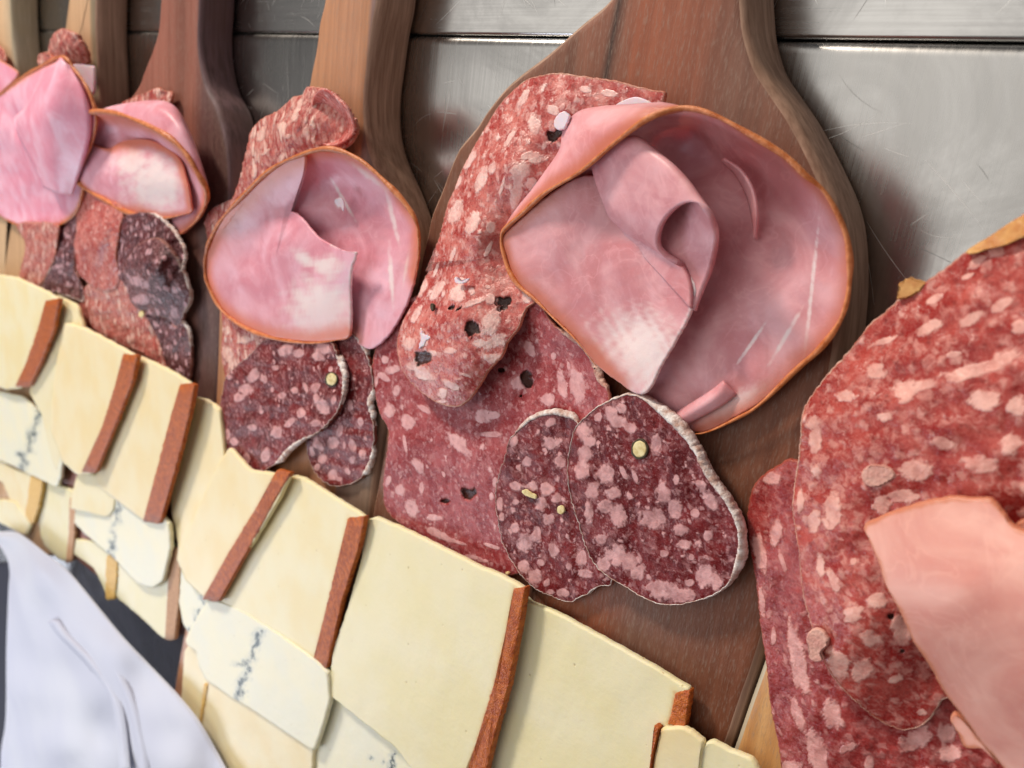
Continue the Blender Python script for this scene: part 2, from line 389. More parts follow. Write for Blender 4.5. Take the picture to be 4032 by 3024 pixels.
def wood_mat(name, bands, axis_shift=0., streak=(.4), seed=0., skew=0., rough=.5, knot=None):
    """bands: list of (world-x in metres relative to object, colour) left to right along the board's width"""
    mt, nt, bs = new_mat(name); tc = N_(nt,'ShaderNodeTexCoord')
    mp = N_(nt,'ShaderNodeMapping'); mp.inputs['Rotation'].default_value = (0,0,skew); lk(nt, tc.outputs['Object'], mp.inputs['Vector'])
    sx = N_(nt,'ShaderNodeSeparateXYZ'); lk(nt, mp.outputs[0], sx.inputs[0])
    def sc(a, b, c):
        m2 = N_(nt,'ShaderNodeMapping'); m2.inputs['Scale'].default_value = (a,b,c); m2.inputs['Location'].default_value = (seed,seed*2,0); lk(nt, mp.outputs[0], m2.inputs['Vector']); return m2.outputs[0]
    warp = noise(nt, sc(8,5,8), 1.0, 3)
    x = math_(nt,'ADD', sx.outputs[0], math_(nt,'MULTIPLY_ADD', warp.outputs['Fac'], .016, -.008))
    lo = bands[0][0]; hi = bands[-1][0]; rp = N_(nt,'ShaderNodeValToRGB'); lk(nt, mr(nt, x, lo, hi, 0, 1, False), rp.inputs[0])
    el = rp.color_ramp.elements
    for i, (p, c) in enumerate(bands):
        q = (p-lo)/(hi-lo)
        e = el[0] if i == 0 else (el[-1] if i == len(bands)-1 else el.new(q))
        e.position = q; e.color = tuple(c)+(1,)
    g1 = noise(nt, sc(260,9,260), 1, 4, .6, .6); g2 = noise(nt, sc(1700,320,1700), 1, 3, .6); g3 = noise(nt, sc(60,5,60), 1, 4, .6, 1.5)
    col = mix(nt, mr(nt, g1.outputs['Fac'], .35, .72, 0, .38), rp.outputs[0], (.42,.32,.26), 'MULTIPLY')
    col = mix(nt, mr(nt, g3.outputs['Fac'], .45, .75, 0, .38), col, (.5,.40,.34), 'MULTIPLY')
    col = mix(nt, mr(nt, g2.outputs['Fac'], .48, .72, 0, .42), col, (.30,.22,.17))
    lk(nt, col, bs.inputs['Base Color']); bs.inputs['Roughness'].default_value = rough; bs.inputs['Specular IOR Level'].default_value = .35
    bump(nt, bs, math_(nt,'ADD', g2.outputs['Fac'], g1.outputs['Fac']), .3, .0006); return mt

def steel_mat(name, seed=0., rough=.27, base=(.54,.53,.51), brush=(14,900,1)):
    mt, nt, bs = new_mat(name); bs.inputs['Metallic'].default_value = 1
    v = coords(nt, (1,1,1), loc=(seed,seed,0))
    br = noise(nt, coords(nt, brush, loc=(seed,0,0)), 1, 4, .65); cl = noise(nt, v, 14, 6, .68, .9); sm = noise(nt, v, 42, 4, .6)
    col = mix(nt, mr(nt, cl.outputs['Fac'], .36, .66, 0, 1), base, tuple(b*.70 for b in base)); col = mix(nt, mr(nt, br.outputs['Fac'], .35, .7, 0, .5), col, tuple(b*.8 for b in base))
    lk(nt, col, bs.inputs['Base Color'])
    rg = math_(nt,'ADD', math_(nt,'MULTIPLY_ADD', br.outputs['Fac'], .2, rough-.12), math_(nt,'MULTIPLY_ADD', cl.outputs['Fac'], .3, -.08))
    lk(nt, rg, bs.inputs['Roughness']); bs.inputs['Anisotropic'].default_value = .35
    bump(nt, bs, math_(nt,'ADD', math_(nt,'MULTIPLY', br.outputs['Fac'], .25), math_(nt,'MULTIPLY', sm.outputs['Fac'], .25)), .10, .0004); return mt

M_gen = salami_mat('pink_salami', srgb(172,56,52), srgb(214,122,112), srgb(252,216,208), 6.0, .08, .26, casing=srgb(206,124,100), seed=2, bumpy=.45, cloud=.7, spec=.45, rough=.22)
M_genB = salami_mat('pink_salami_flat', srgb(142,36,40), srgb(176,84,86), srgb(238,190,190), 5.5, .04, .2, casing=srgb(176,110,95), seed=12, bumpy=.3, cloud=.5, rough=.3, spec=.16)
M_far = salami_mat('pink_salami_far', srgb(168,54,50), srgb(206,112,102), srgb(255,216,202), 5.2, .30, .36, stretch=(1.2,.6,1), casing=srgb(206,126,104), seed=22, bumpy=.8, rough=.2, cloud=.85, spec=.5)
M_dark = salami_mat('dark_salami', srgb(88,6,12), srgb(124,28,30), srgb(234,182,182), 4.0, .10, .24, casing=srgb(146,84,72), seed=5, rough=.28, bumpy=.35, spec=.14)
M_darkf = salami_mat('dark_salami_far', srgb(66,8,14), srgb(100,30,34), srgb(226,182,190), 5.0, .28, .32, casing=srgb(156,104,92), seed=8, bumpy=.8, spec=.4, cloud=.3, rough=.22)
M_big = salami_mat('big_salami', srgb(150,34,30), srgb(186,80,70), srgb(244,192,178), 7.0, .06, .24, casing=srgb(180,90,68), seed=31, rough=.18, bumpy=.35, cloud=.7, spec=.35)
M_bigd = salami_mat('big_salami_lower', srgb(134,24,24), srgb(168,66,62), srgb(236,178,170), 7.0, .04, .22, casing=srgb(160,76,60), seed=37, rough=.2, bumpy=.4, cloud=.45, spec=.28)
M_ham = ham_mat('ham_meat', srgb(206,130,136), srgb(236,178,184), srgb(186,88,36), seed=1, rimw=7)
M_ham2 = ham_mat('ham_meat_rosy', srgb(220,142,158), srgb(242,184,200), srgb(212,104,40), seed=4, rimw=11)
M_ham4 = ham_mat('ham_meat_bright', srgb(240,152,176), srgb(252,194,214), srgb(222,130,80), seed=7)
M_turk = ham_mat('ham_meat_peach', srgb(216,146,134), srgb(238,184,170), srgb(196,112,70), seed=9, rimw=1.6, bumpy=.03)
M_hrind = rind_mat('ham_rind', srgb(186,96,38), srgb(222,140,88), .4, .3, .3)
M_casing = rind_mat('pale_casing', srgb(228,190,170), srgb(196,128,110), .5, .4, .6)
M_mold = rind_mat('white_mould_casing', srgb(244,238,234), srgb(186,146,130), .8, .3, .5)
M_crind = rind_mat('orange_cheese_rind', srgb(164,70,6), srgb(208,112,34), .38, .35, .7)
M_yrind = rind_mat('yellow_cheese_rind', srgb(222,176,92), srgb(238,200,120), .6, .4, .4)
M_trind = rind_mat('tan_cheese_rind', srgb(196,148,116), srgb(212,170,130), .7, .4, .4)
M_cheese = [cheese_mat('cream_cheese_%s' % n, b, w, e, s_) for n, b, w, e, s_ in (
    ('ivory', srgb(240,230,192), srgb(238,222,172), srgb(226,202,140), 1), ('warm', srgb(242,228,188), srgb(240,220,170), srgb(226,190,130), 5), ('pale', srgb(236,228,192), srgb(234,224,178), srgb(224,206,150), 8))]
M_blue = cheese_mat('blue_veined_cheese', srgb(242,236,206), srgb(236,234,212), srgb(228,222,180), 3, blue=True)
M_corn, _nt, _bs = new_mat('peppercorn'); _v = coords(_nt, (1000,1000,1000)); lk(_nt, mix(_nt, mr(_nt, noise(_nt,_v,.5,3).outputs['Fac'], .3, .75), srgb(240,226,174), srgb(206,184,120)), _bs.inputs['Base Color']); _bs.inputs['Roughness'].default_value = .6
M_husk, _nt, _bs = new_mat('peppercorn_husk'); _v = coords(_nt, (1000,1000,1000)); lk(_nt, mix(_nt, noise(_nt,_v,.9,3).outputs['Fac'], srgb(52,44,30), srgb(84,70,44)), _bs.inputs['Base Color']); _bs.inputs['Roughness'].default_value = .7
M_fatbit, _nt, _bs = new_mat('white_fat'); _v = coords(_nt, (1000,1000,1000)); lk(_nt, mix(_nt, noise(_nt,_v,.5,3).outputs['Fac'], srgb(240,214,220), srgb(236,226,240)), _bs.inputs['Base Color']); _bs.inputs['Roughness'].default_value = .35; _bs.inputs['Subsurface Weight'].default_value = .4; _bs.inputs['Subsurface Scale'].default_value = .003
M_fatpink = rind_mat('pink_fat', srgb(226,176,160), srgb(212,150,138), .4, .25, .5)
M_side, _nt, _bs = new_mat('worn_wood_edge')
_a = noise(_nt, coords(_nt, (200,16,500)), 1, 5, .65); _b = noise(_nt, coords(_nt, (40,40,40)), 1, 3)
_c = mix(_nt, mr(_nt, _a.outputs['Fac'], .3, .72), srgb(184,148,126), srgb(134,100,80)); _c = mix(_nt, mr(_nt, _b.outputs['Fac'], .45, .7, 0, .5), _c, srgb(154,122,100))
lk(_nt, _c, _bs.inputs['Base Color']); _bs.inputs['Roughness'].default_value = .65; bump(_nt, _bs, _a.outputs['Fac'], .4, .0006)
M_side3 = M_side.copy(); M_side3.name = 'purple_wood_edge'
M_side4 = M_side.copy(); M_side4.name = 'pale_grey_wood_edge'
def recolor(mt, a, b, c):
    mxs = [n for n in mt.node_tree.nodes if n.type == 'MIX']
    mxs[0].inputs[6].default_value = a+(1,); mxs[0].inputs[7].default_value = b+(1,); mxs[1].inputs[7].default_value = c+(1,)
recolor(M_side3, srgb(112,84,88), srgb(78,56,56), srgb(96,66,60)); recolor(M_side4, srgb(196,184,160), srgb(158,146,122), srgb(180,164,132))

# ------------------------------------------------------------------ setting: steel counter in two sheets with a rolled lip between
yl = float(un([(3040,158)], 0)[0][1])
def plain_metal(name, c, r_):
    mt, nt, bs = new_mat(name); bs.inputs['Metallic'].default_value = 1; bs.inputs['Base Color'].default_value = c+(1,); bs.inputs['Roughness'].default_value = r_; return mt
M_scr = plain_metal('scratch_bright', (.72,.71,.69), .5); M_scrd = plain_metal('scratch_dark', (.2,.2,.19), .5)
def sheet(name, prof, x0, x1, mat, label, nscr=0, sx=(0,1), sy=(0,1), sz=0, ymin=-9, ymax=9, seed=0):
    rr = np.random.default_rng(seed)
    g = G(); xs = np.linspace(x0, x1, 60); V = np.array([(x, p[0], p[1]) for p in prof for x in xs]); n = len(xs); F = []
    for j in range(len(prof)-1):
        for i in range(n-1): F.append((j*n+i, j*n+i+1, (j+1)*n+i+1, (j+1)*n+i))
    g.add(V, F); nf = len(F)
    for k in range(nscr):
        x, y = rr.uniform(*sx), rr.uniform(*sy); a = rr.choice([rr.normal(.9,.35), rr.normal(2.2,.4), rr.uniform(0,3.14)]); L = min(.05, rr.exponential(.012)+.003); w = rr.uniform(.00004,.00011)
        d = np.array([math.cos(a), math.sin(a)]); q = np.array([-d[1], d[0]]); cv = rr.normal(0,.04)*L; pts = []
        for t in np.linspace(-.5,.5,6):
            c_ = np.array([x,y])+d*L*t+q*cv*(1-4*t*t); ww = w*(1-abs(2*t))**.5+.00001; pts.append((c_+q*ww, c_-q*ww))
        if max(p[0][1] for p in pts) > ymax or min(p[0][1] for p in pts) < ymin: continue
        P = np.array([(p[0],p[1],sz) for pr in pts for p in pr]); g.add(P, [(2*i,2*i+1,2*i+3,2*i+2) for i in range(5)])
    lens = {'n':0}
    def mi(p): return 0 if p.index < nf else (1 if ((p.index-nf)//5) % 4 else 2)
    o = build(name, g, [mat, M_scr, M_scrd], o=np.array([0,0,0.]), midx=mi); tag(o, label, None, None, 'structure'); return o
M_st = steel_mat('brushed_steel', 0, .20, brush=(700,10,1)); M_st2 = steel_mat('brushed_steel_back', 5, .19)
r = .0024
lip = [(-2.0,0)]+[(yl-r*1.6-.02,0),(yl-r*1.6-.01,-.00002)]+[(yl-r*1.6+1.6*r*math.sin(a), -r*(1-math.cos(a))) for a in np.linspace(0, math.pi/2, 12)]+[(yl,-.02),(yl-.002,-.024)]
sheet('counter', lip, -14, 1.2, M_st, 'scratched brushed steel counter top with a rounded back edge', 900, (-.55,.02), (-.16,yl-.012), .00003, ymax=yl-.009, seed=4)
sheet('counter_back', [(yl+.0004,-.03),(yl+.0004,-.003),(yl+.001,-.0012),(yl+.002,-.0008),(1.6,-.0008)], -14, 1.2, M_st2, 'brushed steel strip behind the rounded counter edge', 260, (-.5,.05), (yl+.004,yl+.05), -.00077, ymin=yl+.003, seed=9)

# ------------------------------------------------------------------ boards
T = 22.0
def board(top, label, bands_px, side, group, seed=0., skew=0., center=None, name='serving_paddle', T_=T, rough=.5):
    O = resample(cr(np.asarray(top), 10, True), 12); W = un(O, T_); N = norms2(W); n = len(W); g = G()
    o = np.array([W[:,0].mean(), W[:,1].mean(), 0.])
    prof = [(-4.5,0),(-2.2,-.35),(-.7,-1.5),(0,-4.0),(.2,-T_*.5),(0,-T_+3.5),(-1,-T_+1),(-3.2,-T_+.1)]
    rows = []
    for (dx, dz) in prof:
        Q = W.copy(); Q[:,:2] += N*dx/1000.; Q[:,2] += dz/1000.; rows.append(Q)
    V = np.vstack(rows); F = []
    for j in range(len(prof)-1):
        for i in range(n): F.append((j*n+i, (j+1)*n+i, (j+1)*n+(i+1)%n, j*n+(i+1)%n))
    g.add(V, F); nside = len(F)
    # top face: inset rings so the flat is well shaped, then an n-gon
    g.f.append(tuple(range(n))); g.f.append(tuple((len(prof)-1)*n+i for i in range(n))[::-1])
    bands = [(float(un([(x,y)], T_)[0][0]-o[0]), c) for (x,y,c) in bands_px]; bands.sort(key=lambda b: b[0])
    wm = wood_mat(name+'_wood', bands, seed=seed, skew=skew, rough=rough)
    ob = build(name, g, [wm, side], o=o, midx=lambda p: 0 if (abs(p.normal.z) > .93 and p.center.z > .01) else 1)
    tag(ob, label, 'cutting board', group); return ob
GB = 'wooden serving boards in a row on the steel counter'
top1 = [(2560,-260),(2470,-120),(2385,0),(2278,91),(2162,195),(2042,287),(1977,346),(1912,428),(1869,493),(1815,558),(1793,590),(1760,666),(1728,753),(1690,845),(1674,921),(1652,1014),(1636,1100),(1600,1250),(1560,1420),(1520,1650),(1490,1850),(1455,2050),(1400,2450),(1340,2900),(1280,3300),
        (2000,3420),(2700,3330),(2790,3150),(2868,2950),(2930,2770),(2992,2595),(3080,2300),(3180,1950),(3250,1650),(3300,1400),(3322,1200),(3325,1050),(3312,900),(3280,780),(3222,651),(3168,542),(3113,445),(3054,358),(2996,271),(2965,190),(2945,108),(2935,0),(2925,-140),(2900,-300),(2720,-340)]
tb = [srgb(124,82,64), srgb(142,92,72), srgb(66,44,36), srgb(146,86,62), srgb(160,92,64), srgb(130,78,54), srgb(128,90,74)]
board(top1, 'large walnut paddle board in the middle under the biggest folded ham slice', [(2290,60,tb[0]),(2350,60,tb[1]),(2420,60,tb[1]),(2450,60,tb[2]),(2490,60,tb[1]),(2550,60,tb[4]),(2800,60,tb[3]),(2960,60,tb[6]),(3300,900,tb[5])], M_side, GB, 1.3)
top2 = [(1330,-300),(1290,-130),(1270,0),(1249,90),(1238,181),(1220,271),(1197,362),(1120,450),(1010,560),(930,720),(880,900),(860,1150),(850,1450),(830,1800),(770,2200),(700,2600),(640,3000),(590,3400),(1100,3450),(1320,3200),(1400,2600),(1440,2200),(1470,1900),(1530,1500),(1568,1200),(1580,1000),(1570,880),(1530,760),(1478,640),(1452,560),(1440,470),(1440,370),(1450,271),(1470,113),(1490,0),(1500,-130),(1505,-300)]
wc = [srgb(190,136,100), srgb(196,144,112), srgb(150,120,112), srgb(142,116,104), srgb(150,126,104), srgb(140,116,94)]
board(top2, 'light brown paddle board with grey stained right side, second from the front', [(1200,60,wc[0]),(1260,60,wc[0]),(1400,60,wc[1]),(1445,60,wc[0]),(1456,60,wc[2]),(1490,60,wc[3]),(1600,900,wc[4]),(1700,1400,wc[5])], M_side, GB, 4.1)
top3 = [(665,-250),(640,-100),(628,0),(619,113),(597,190),(565,271),(538,339),(470,430),(380,560),(310,720),(280,900),(270,1200),(255,1600),(225,2000),(205,2150),(260,2180),(420,2310),(560,2450),(650,2512),(706,2500),(730,2440),(780,2200),(835,1800),(858,1450),(868,1200),(892,950),(902,800),(900,650),(886,540),(852,420),(812,340),(790,249),(782,158),(785,60),(790,-60),(798,-250)]
rc = [srgb(150,92,78), srgb(158,100,84), srgb(132,82,68), srgb(104,72,70), srgb(90,66,60), srgb(100,70,58)]
board(top3, 'dark reddish walnut paddle board with purple brown edge, third from the front', [(560,60,rc[0]),(640,60,rc[1]),(720,60,rc[2]),(755,60,rc[1]),(800,60,rc[3]),(900,700,rc[4]),(960,1200,rc[5])], M_side3, GB, 7.7)
top4 = [(300,-200),(278,-80),(267,0),(258,70),(250,140),(230,220),(170,330),(90,450),(40,600),(25,800),(15,1000),(0,1300),(-40,1700),(-90,1980),(-20,2000),(60,2100),(130,2170),(200,2190),(235,2100),(262,1800),(280,1400),(300,1100),(345,850),(385,650),(398,500),(392,380),(385,250),(378,130),(378,0),(382,-100),(388,-200)]
gc = [srgb(206,168,128), srgb(208,172,136), srgb(150,136,112), srgb(138,126,100)]
board(top4, 'tan and grey green paddle board fourth from the front, behind the bright pink ham', [(250,60,gc[0]),(330,60,gc[1]),(352,60,gc[1]),(362,60,gc[2]),(400,60,gc[3])], M_side, GB, 2.9)
top5 = [(-60,-200),(-75,0),(-90,120),(-140,300),(-220,500),(-260,900),(-280,1400),(-180,1500),(-60,1560),(-20,1400),(20,1100),(50,900),(85,700),(88,520),(72,380),(54,226),(44,113),(38,0),(40,-120),(44,-200)]
board(top5, 'pale wooden paddle board at the far end of the row', [(-80,60,srgb(222,190,150)),(10,60,srgb(224,190,150)),(60,60,srgb(196,184,158))], M_side4, GB, 9.3)
top0 = [(3420,1750),(3330,1900),(3190,2150),(3085,2350),(2999,2600),(2937,2775),(2875,2955),(2800,3150),(2730,3330),(3300,3500),(4300,3500),(4500,2700),(4420,1900),(4000,1600),(3650,1600)]
pc = [srgb(206,150,92), srgb(222,172,112)]
board(top0, 'blond pine board mostly hidden under the big salami slices', [(2860,2960,pc[1]),(2900,2960,pc[0]),(2940,2960,pc[1]),(3000,2960,pc[0]),(3060,2960,pc[1]),(3600,2600,pc[0])], M_side4, GB, 6.1, skew=-.05, name='pine_board', T_=21.5)

# ------------------------------------------------------------------ thing helpers
def slice_thing(name, parts, label, cat, group=None):
    """parts: list of (part name, G, material); a single one becomes the thing itself"""
    if len(parts) == 1:
        o = build(name, parts[0][1], parts[0][2]); tag(o, label, cat, group); return o
    o = base_of(parts[0][1]); e = root(name, o); tag(e, label, cat, group)
    for pn, g_, mt in parts: build(pn, g_, mt, parent=e, o=o)
    return e
def pepper(x, y, rx, ry, h):
    a = G(); slab(a, [(x+rx*1.25*math.cos(t), y+ry*1.25*math.sin(t)) for t in np.linspace(0,2*math.pi,9)[:-1]], [(x,y,h)], t=.8, step=4, bev=.15, jag=1.5, seed=4)
    b = G(); slab(b, [(x+rx*math.cos(t), y+ry*math.sin(t)) for t in np.linspace(0,2*math.pi,9)[:-1]], [(x,y,h+.26),(x+rx,y,h+.2),(x-rx,y,h+.2),(x,y+ry,h+.2),(x,y-ry,h+.2)], t=.9, step=4, bev=.2, jag=.8, seed=5)
    return [('peppercorn_husk', a, M_husk), ('peppercorn', b, M_corn)]
GS = 'salami slices laid out on the boards'; GH = 'folded ham slices on the boards'; GC = 'cheese slices shingled along the board ends'

# ================================================================== board 1: meats
# --- big flat salami slice
gB = G()
outB = B3([(560,230),(430,300),(330,370),(230,480),(160,630),(120,780),(115,900),(140,1030),(180,1170),(235,1290),(215,1500),(200,1640)])+B4([(150,640),(165,700),(215,760),(330,850),(450,910),(580,980),(700,1035),(860,1060),(960,1000),(1100,800),(1300,420)])+B3([(1840,1050),(1760,900),(1720,760),(1640,660),(1540,590),(1420,490),(1320,350),(1100,200),(800,150)])
fatB = E_B4([(185,160,30,45,-10),(285,220,38,48,-30),(560,340,100,36,50),(345,465,58,28,60),(245,595,28,36,-20),(310,690,42,58,-30),(435,745,52,20,5),(450,835,95,24,28),(360,580,14,38),(268,340,10,70,-10),(700,190,52,42),(745,290,60,18),(760,550,18,28),(740,630,18,25),(480,510,22,10,60),(560,880,50,12,20),(640,960,60,12,10),(740,900,50,12,20),(180,540,16,28,10),(690,980,40,10)])+E_B3([(200,890,58,24,32),(300,990,26,50),(150,930,16,50),(215,770,28,34),(270,835,52,36,-20),(1610,960,60,150,-8),(1500,950,36,120,-8),(1400,1060,60,50),(1262,690,36,72,-35),(1440,740,22,30),(1200,930,70,60),(1000,1170,55,30),(1545,810,12,30),(490,1120,60,22,30),(320,420,50,30,-30),(400,330,40,20,-20)])
holesB = E_B3([(1245,905,48,66,-10),(1055,840,30,22),(1440,1138,48,18),(1200,1030,12,10)])+E_B4([(615,610,42,34),(490,652,26,14)])
hB = [(1640,1160,26),(1470,1500,25.5),(1520,1850,26.5),(1620,2080,25),(2000,2260,24.8),(1900,1900,27),(1750,1700,26),(2050,1600,27),(2200,1900,25.5),(2110,1190,30),(2250,1290,31.5),(2200,1400,27),(2380,1520,30.5),(2280,1560,28),(2150,2150,25),(1800,2050,25.2)]
rB, nB = slab(gB, outB, hB, t=1.6, step=6, center=(1930,1700), und=.5, usc=330, seed=21, jag=2.2, fat=fatB, holes=holesB)
# --- upper folded slice
gA = G()
outA = B1([(1050,210),(1150,180),(1290,160),(1480,185),(1700,215),(1850,255),(1980,285),(2055,300),(2050,360),(2030,400),(1900,480),(1700,640),(1500,900),(1200,1150),(1010,1350)])+B3([(1110,120),(1200,260),(1300,340),(1230,410),(1180,540),(1100,640),(1060,740),(960,850),(900,950),(820,1060),(730,1110),(600,1085),(480,1010),(380,910),(320,800),(300,660),(320,540),(370,430),(450,300),(500,170),(560,60)])+B1([(320,1600),(420,1350),(470,1150),(530,1000),(590,850),(680,680),(770,530),(850,400),(950,290)])
fatA = E_B1([(1480,275,52,28,10),(1250,430,60,34,20),(1110,530,52,78),(1035,345,30,80,30),(650,785,28,92,30),(735,930,42,110,25),(805,850,30,56,20),(540,1170,48,108,28),(665,1250,52,105,30),(800,1280,40,46),(1010,880,78,88,20),(985,1030,48,130,10),(1130,780,72,52),(780,1440,18,70,25),(1100,970,60,48),(400,1590,12,60,20),(1060,760,60,30,-30),(560,960,20,60,25),(930,640,20,80,30),(1660,310,70,28,15),(880,980,14,80,15),(520,1480,16,60,20)])+E_B3([(600,255,36,95,32),(490,240,32,72,20),(740,290,58,72),(770,190,52,20,10),(960,238,20,14),(985,490,66,120,18),(900,650,60,34),(1010,640,110,46,-25),(440,440,26,72,30),(380,650,56,48),(490,610,26,66,-20),(480,860,120,52,35),(690,950,84,30,28),(630,1010,50,36),(620,1075,60,14),(860,350,100,26,-20),(1000,760,90,36),(1240,310,38,58,-20),(690,700,60,26),(980,330,40,50),(800,880,50,12,20),(560,720,30,30)])
holesA = E_B3([(1045,345,36,34,0),(1100,345,34,34),(1075,385,38,36),(850,545,64,56,-20),(490,755,62,58),(700,390,30,14,-20),(750,400,24,12,-30)])+E_B1([(1250,620,44,46,20),(1290,590,34,36)])
hA = [(2080,300,29),(2400,305,31),(2610,390,30),(1960,450,28),(1850,620,28),(1750,860,27.5),(1690,1080,28),(1560,1300,31),(1570,1430,33),(1680,1545,33),(1790,1605,34),(1900,1500,34),(2050,1200,31),(2100,1180,30.5),(2200,430,33),(2000,650,36),(1880,930,36),(1820,1200,38.5),(1780,1380,39),(1790,1500,38),(2080,800,30),(2180,600,30.5),(1920,1270,37),(1975,940,29.5),(1990,1050,29.5),(2050,1130,30)]
rA, nA = slab(gA, outA, hA, t=1.7, step=6, center=(1900,1020), und=.35, usc=200, seed=33, jag=1.8, fat=fatA, holes=holesA)
gf = G(); slab(gf, B1([(1330,440),(1362,470),(1355,510),(1330,560),(1290,575),(1255,550),(1255,500),(1290,455)]), [(2200,470,34.0)], t=1.2, step=5, bev=.3, jag=1.5)
gf2 = G(); slab(gf2, B1([(1700,400),(1780,350),(1860,335),(1950,370),(1990,400),(1920,440),(1800,450)]), [(2480,410,32.2)], t=1.0, step=6, bev=.3)
gBr = G(); ring_between(gBr, rB, nB, (2200,1266,31), (2395,1540,30), 1.7, 1.5, seed=3)
slice_thing('salami_slice', [('meat', gB, M_genB), ('casing', gBr, M_casing)], 'large flat pink salami slice with small holes, under the folded one on walnut', 'salami', GS)
gf3 = G(); slab(gf3, B3([(470,540),(485,575),(510,590),(540,600),(535,615),(515,630),(490,665),(462,685),(458,660),(470,620)]), [(1655,1335,37)], t=.9, step=4, bev=.2, jag=2.5, jsc=12)
gf4 = G(); slab(gf4, B3([(715,175),(730,165),(740,180),(770,195),(815,175),(820,190),(790,208),(750,218),(722,205)]), [(1810,1105,38.2)], t=.9, step=4, bev=.2, jag=1.5, jsc=12)
gpp = G(); slab(gpp, B3([(540,365),(555,360),(570,385),(560,415),(545,410)]), [(1700,1210,37.2)], t=1.2, step=4, bev=.3, jag=1.5, jsc=12)
gAr = G(); rindring(gAr, rA, nA, 0, 1, 1.7, .22, 5)
slice_thing('salami_slice', [('meat', gA, M_gen), ('casing_edge', gAr, M_casing), ('fat_bit', gf3, M_fatbit), ('fat_bit', gf4, M_fatbit), ('peppercorn', gpp, M_husk), ('fat_bit', gf, M_fatbit), ('fat_bit', gf2, M_fatbit)], 'long folded pink salami slice with round holes, left of the largest ham slice', 'salami', GS)
# --- two small dark salami slices
fatC1 = E_B4([(860,322,28,36),(1065,225,34,28,0),(1065,340,52,36,-10),(935,440,34,30),(1115,440,34,40),(872,572,42,26,20),(960,572,38,28),(1040,590,40,42,30),(1095,640,36,30),(785,670,20,45),(795,740,20,28),(1010,665,34,44),(1050,755,32,36),(870,660,22,20),(868,800,24,40),(922,880,45,55),(985,840,28,50),(1080,920,30,45,-10),(915,1010,30,42),(975,1070,44,48),(1130,1155,36,26),(1065,1150,24,18),(1230,970,34,50),(1252,1050,42,28),(1010,990,24,20),(1160,1010,20,20),(1040,1100,18,30,30)])
gC1 = G(); outC1 = B4([(815,400),(830,330),(880,270),(960,200),(1060,172),(1150,185),(1210,230),(1300,420),(1420,800),(1400,1085),(1330,1120),(1260,1160),(1170,1205),(1080,1180),(980,1135),(900,1060),(830,950),(790,850),(770,740),(758,620),(780,500)])
hC1 = [(2000,1800,28),(1970,2000,27.6),(2100,2320,26.5),(2380,2300,26),(2180,1640,29.5),(2250,1900,28),(2150,2000,27.6)]
rC1, nC1 = slab(gC1, outC1, hC1, t=2.2, step=6, center=(2180,1980), und=.35, usc=160, seed=41, jag=2.5, fat=fatC1)
gr = G(); rindring(gr, rC1, nC1, 0, 1, 2.2, .25, 5); ring_between(gr, rC1, nC1, (2020,1710,28.5), (2270,1670,29), 2.3, 1.2, seed=4)
gm = G(); slab(gm, B4([(905,600),(925,592),(950,606),(980,624),(978,642),(950,636),(915,620)]), [(2090,1945,28.9)], t=.9, step=4, bev=.2, jag=1.5)
slice_thing('salami_slice', [('meat', gC1, M_dark), ('casing', gr, M_mold)]+pepper(2206,2008,15,17,28.9)[1:]+[('cheese_crumb', gm, M_corn)], 'small dark salami slice half covered by the larger dark one beside it', 'salami', GS)
fatC2 = E_B4([(1390,170,42,34,0),(1450,150,36,28,30),(1430,222,66,38,20),(1500,255,36,34),(1320,200,24,30),(1245,270,46,54),(1275,330,38,38),(1250,400,42,56),(1235,485,48,56),(1290,600,38,64,10),(1365,505,50,58),(1400,612,44,38),(1432,735,48,64,-20),(1360,685,48,40),(1640,345,32,60),(1675,610,42,70,-15),(1740,700,46,58),(1620,752,82,58,10),(1770,812,46,34),(1850,722,28,28),(1885,570,28,46,-30),(1935,655,34,60,-30),(1790,892,46,28),(1420,950,58,66,-30),(1500,985,58,58),(1535,1040,46,48),(1670,1140,110,56,10),(1780,1170,80,42),(1908,1060,58,70,-20),(1965,1100,36,48),(1820,1100,28,24),(1338,862,34,34),(1920,842,28,38),(1745,540,18,30),(1460,500,16,46,-25),(1520,520,14,40,-20),(1350,1000,40,46),(1270,720,30,60),(1680,940,30,22),(1830,960,20,18)])
gC2 = G(); outC2 = B4([(1190,260),(1250,190),(1330,130),(1450,75),(1540,78),(1640,150),(1760,260),(1850,380),(1920,520),(2010,640),(2075,760),(2095,880),(2075,1010),(2020,1120),(1920,1180),(1800,1215),(1700,1222),(1600,1200),(1480,1130),(1390,1080),(1300,1000),(1250,900),(1210,770),(1165,620),(1150,480),(1165,360)])
hC2 = [(2260,1700,31),(2230,1900,31.5),(2330,2230,29),(2650,2380,28.5),(2900,2150,30.5),(2800,1850,33),(2500,1560,33),(2560,2000,30.5),(2400,1650,32)]
rC2, nC2 = slab(gC2, outC2, hC2, t=3.6, step=6, center=(2560,1960), und=.3, usc=200, seed=51, jag=2, fat=fatC2)
gr2 = G(); rindring(gr2, rC2, nC2, 0, 1, 3.6, .35, 7); ring_between(gr2, rC2, nC2, (2470,1556,33), (2850,2340,29), 3.7, 1.35, seed=7)
slice_thing('salami_slice', [('meat', gC2, M_dark), ('casing', gr2, M_mold)]+pepper(2517,1769,27,33,32.9), 'larger dark salami slice with thick white casing and a pale cut peppercorn', 'salami', GS)

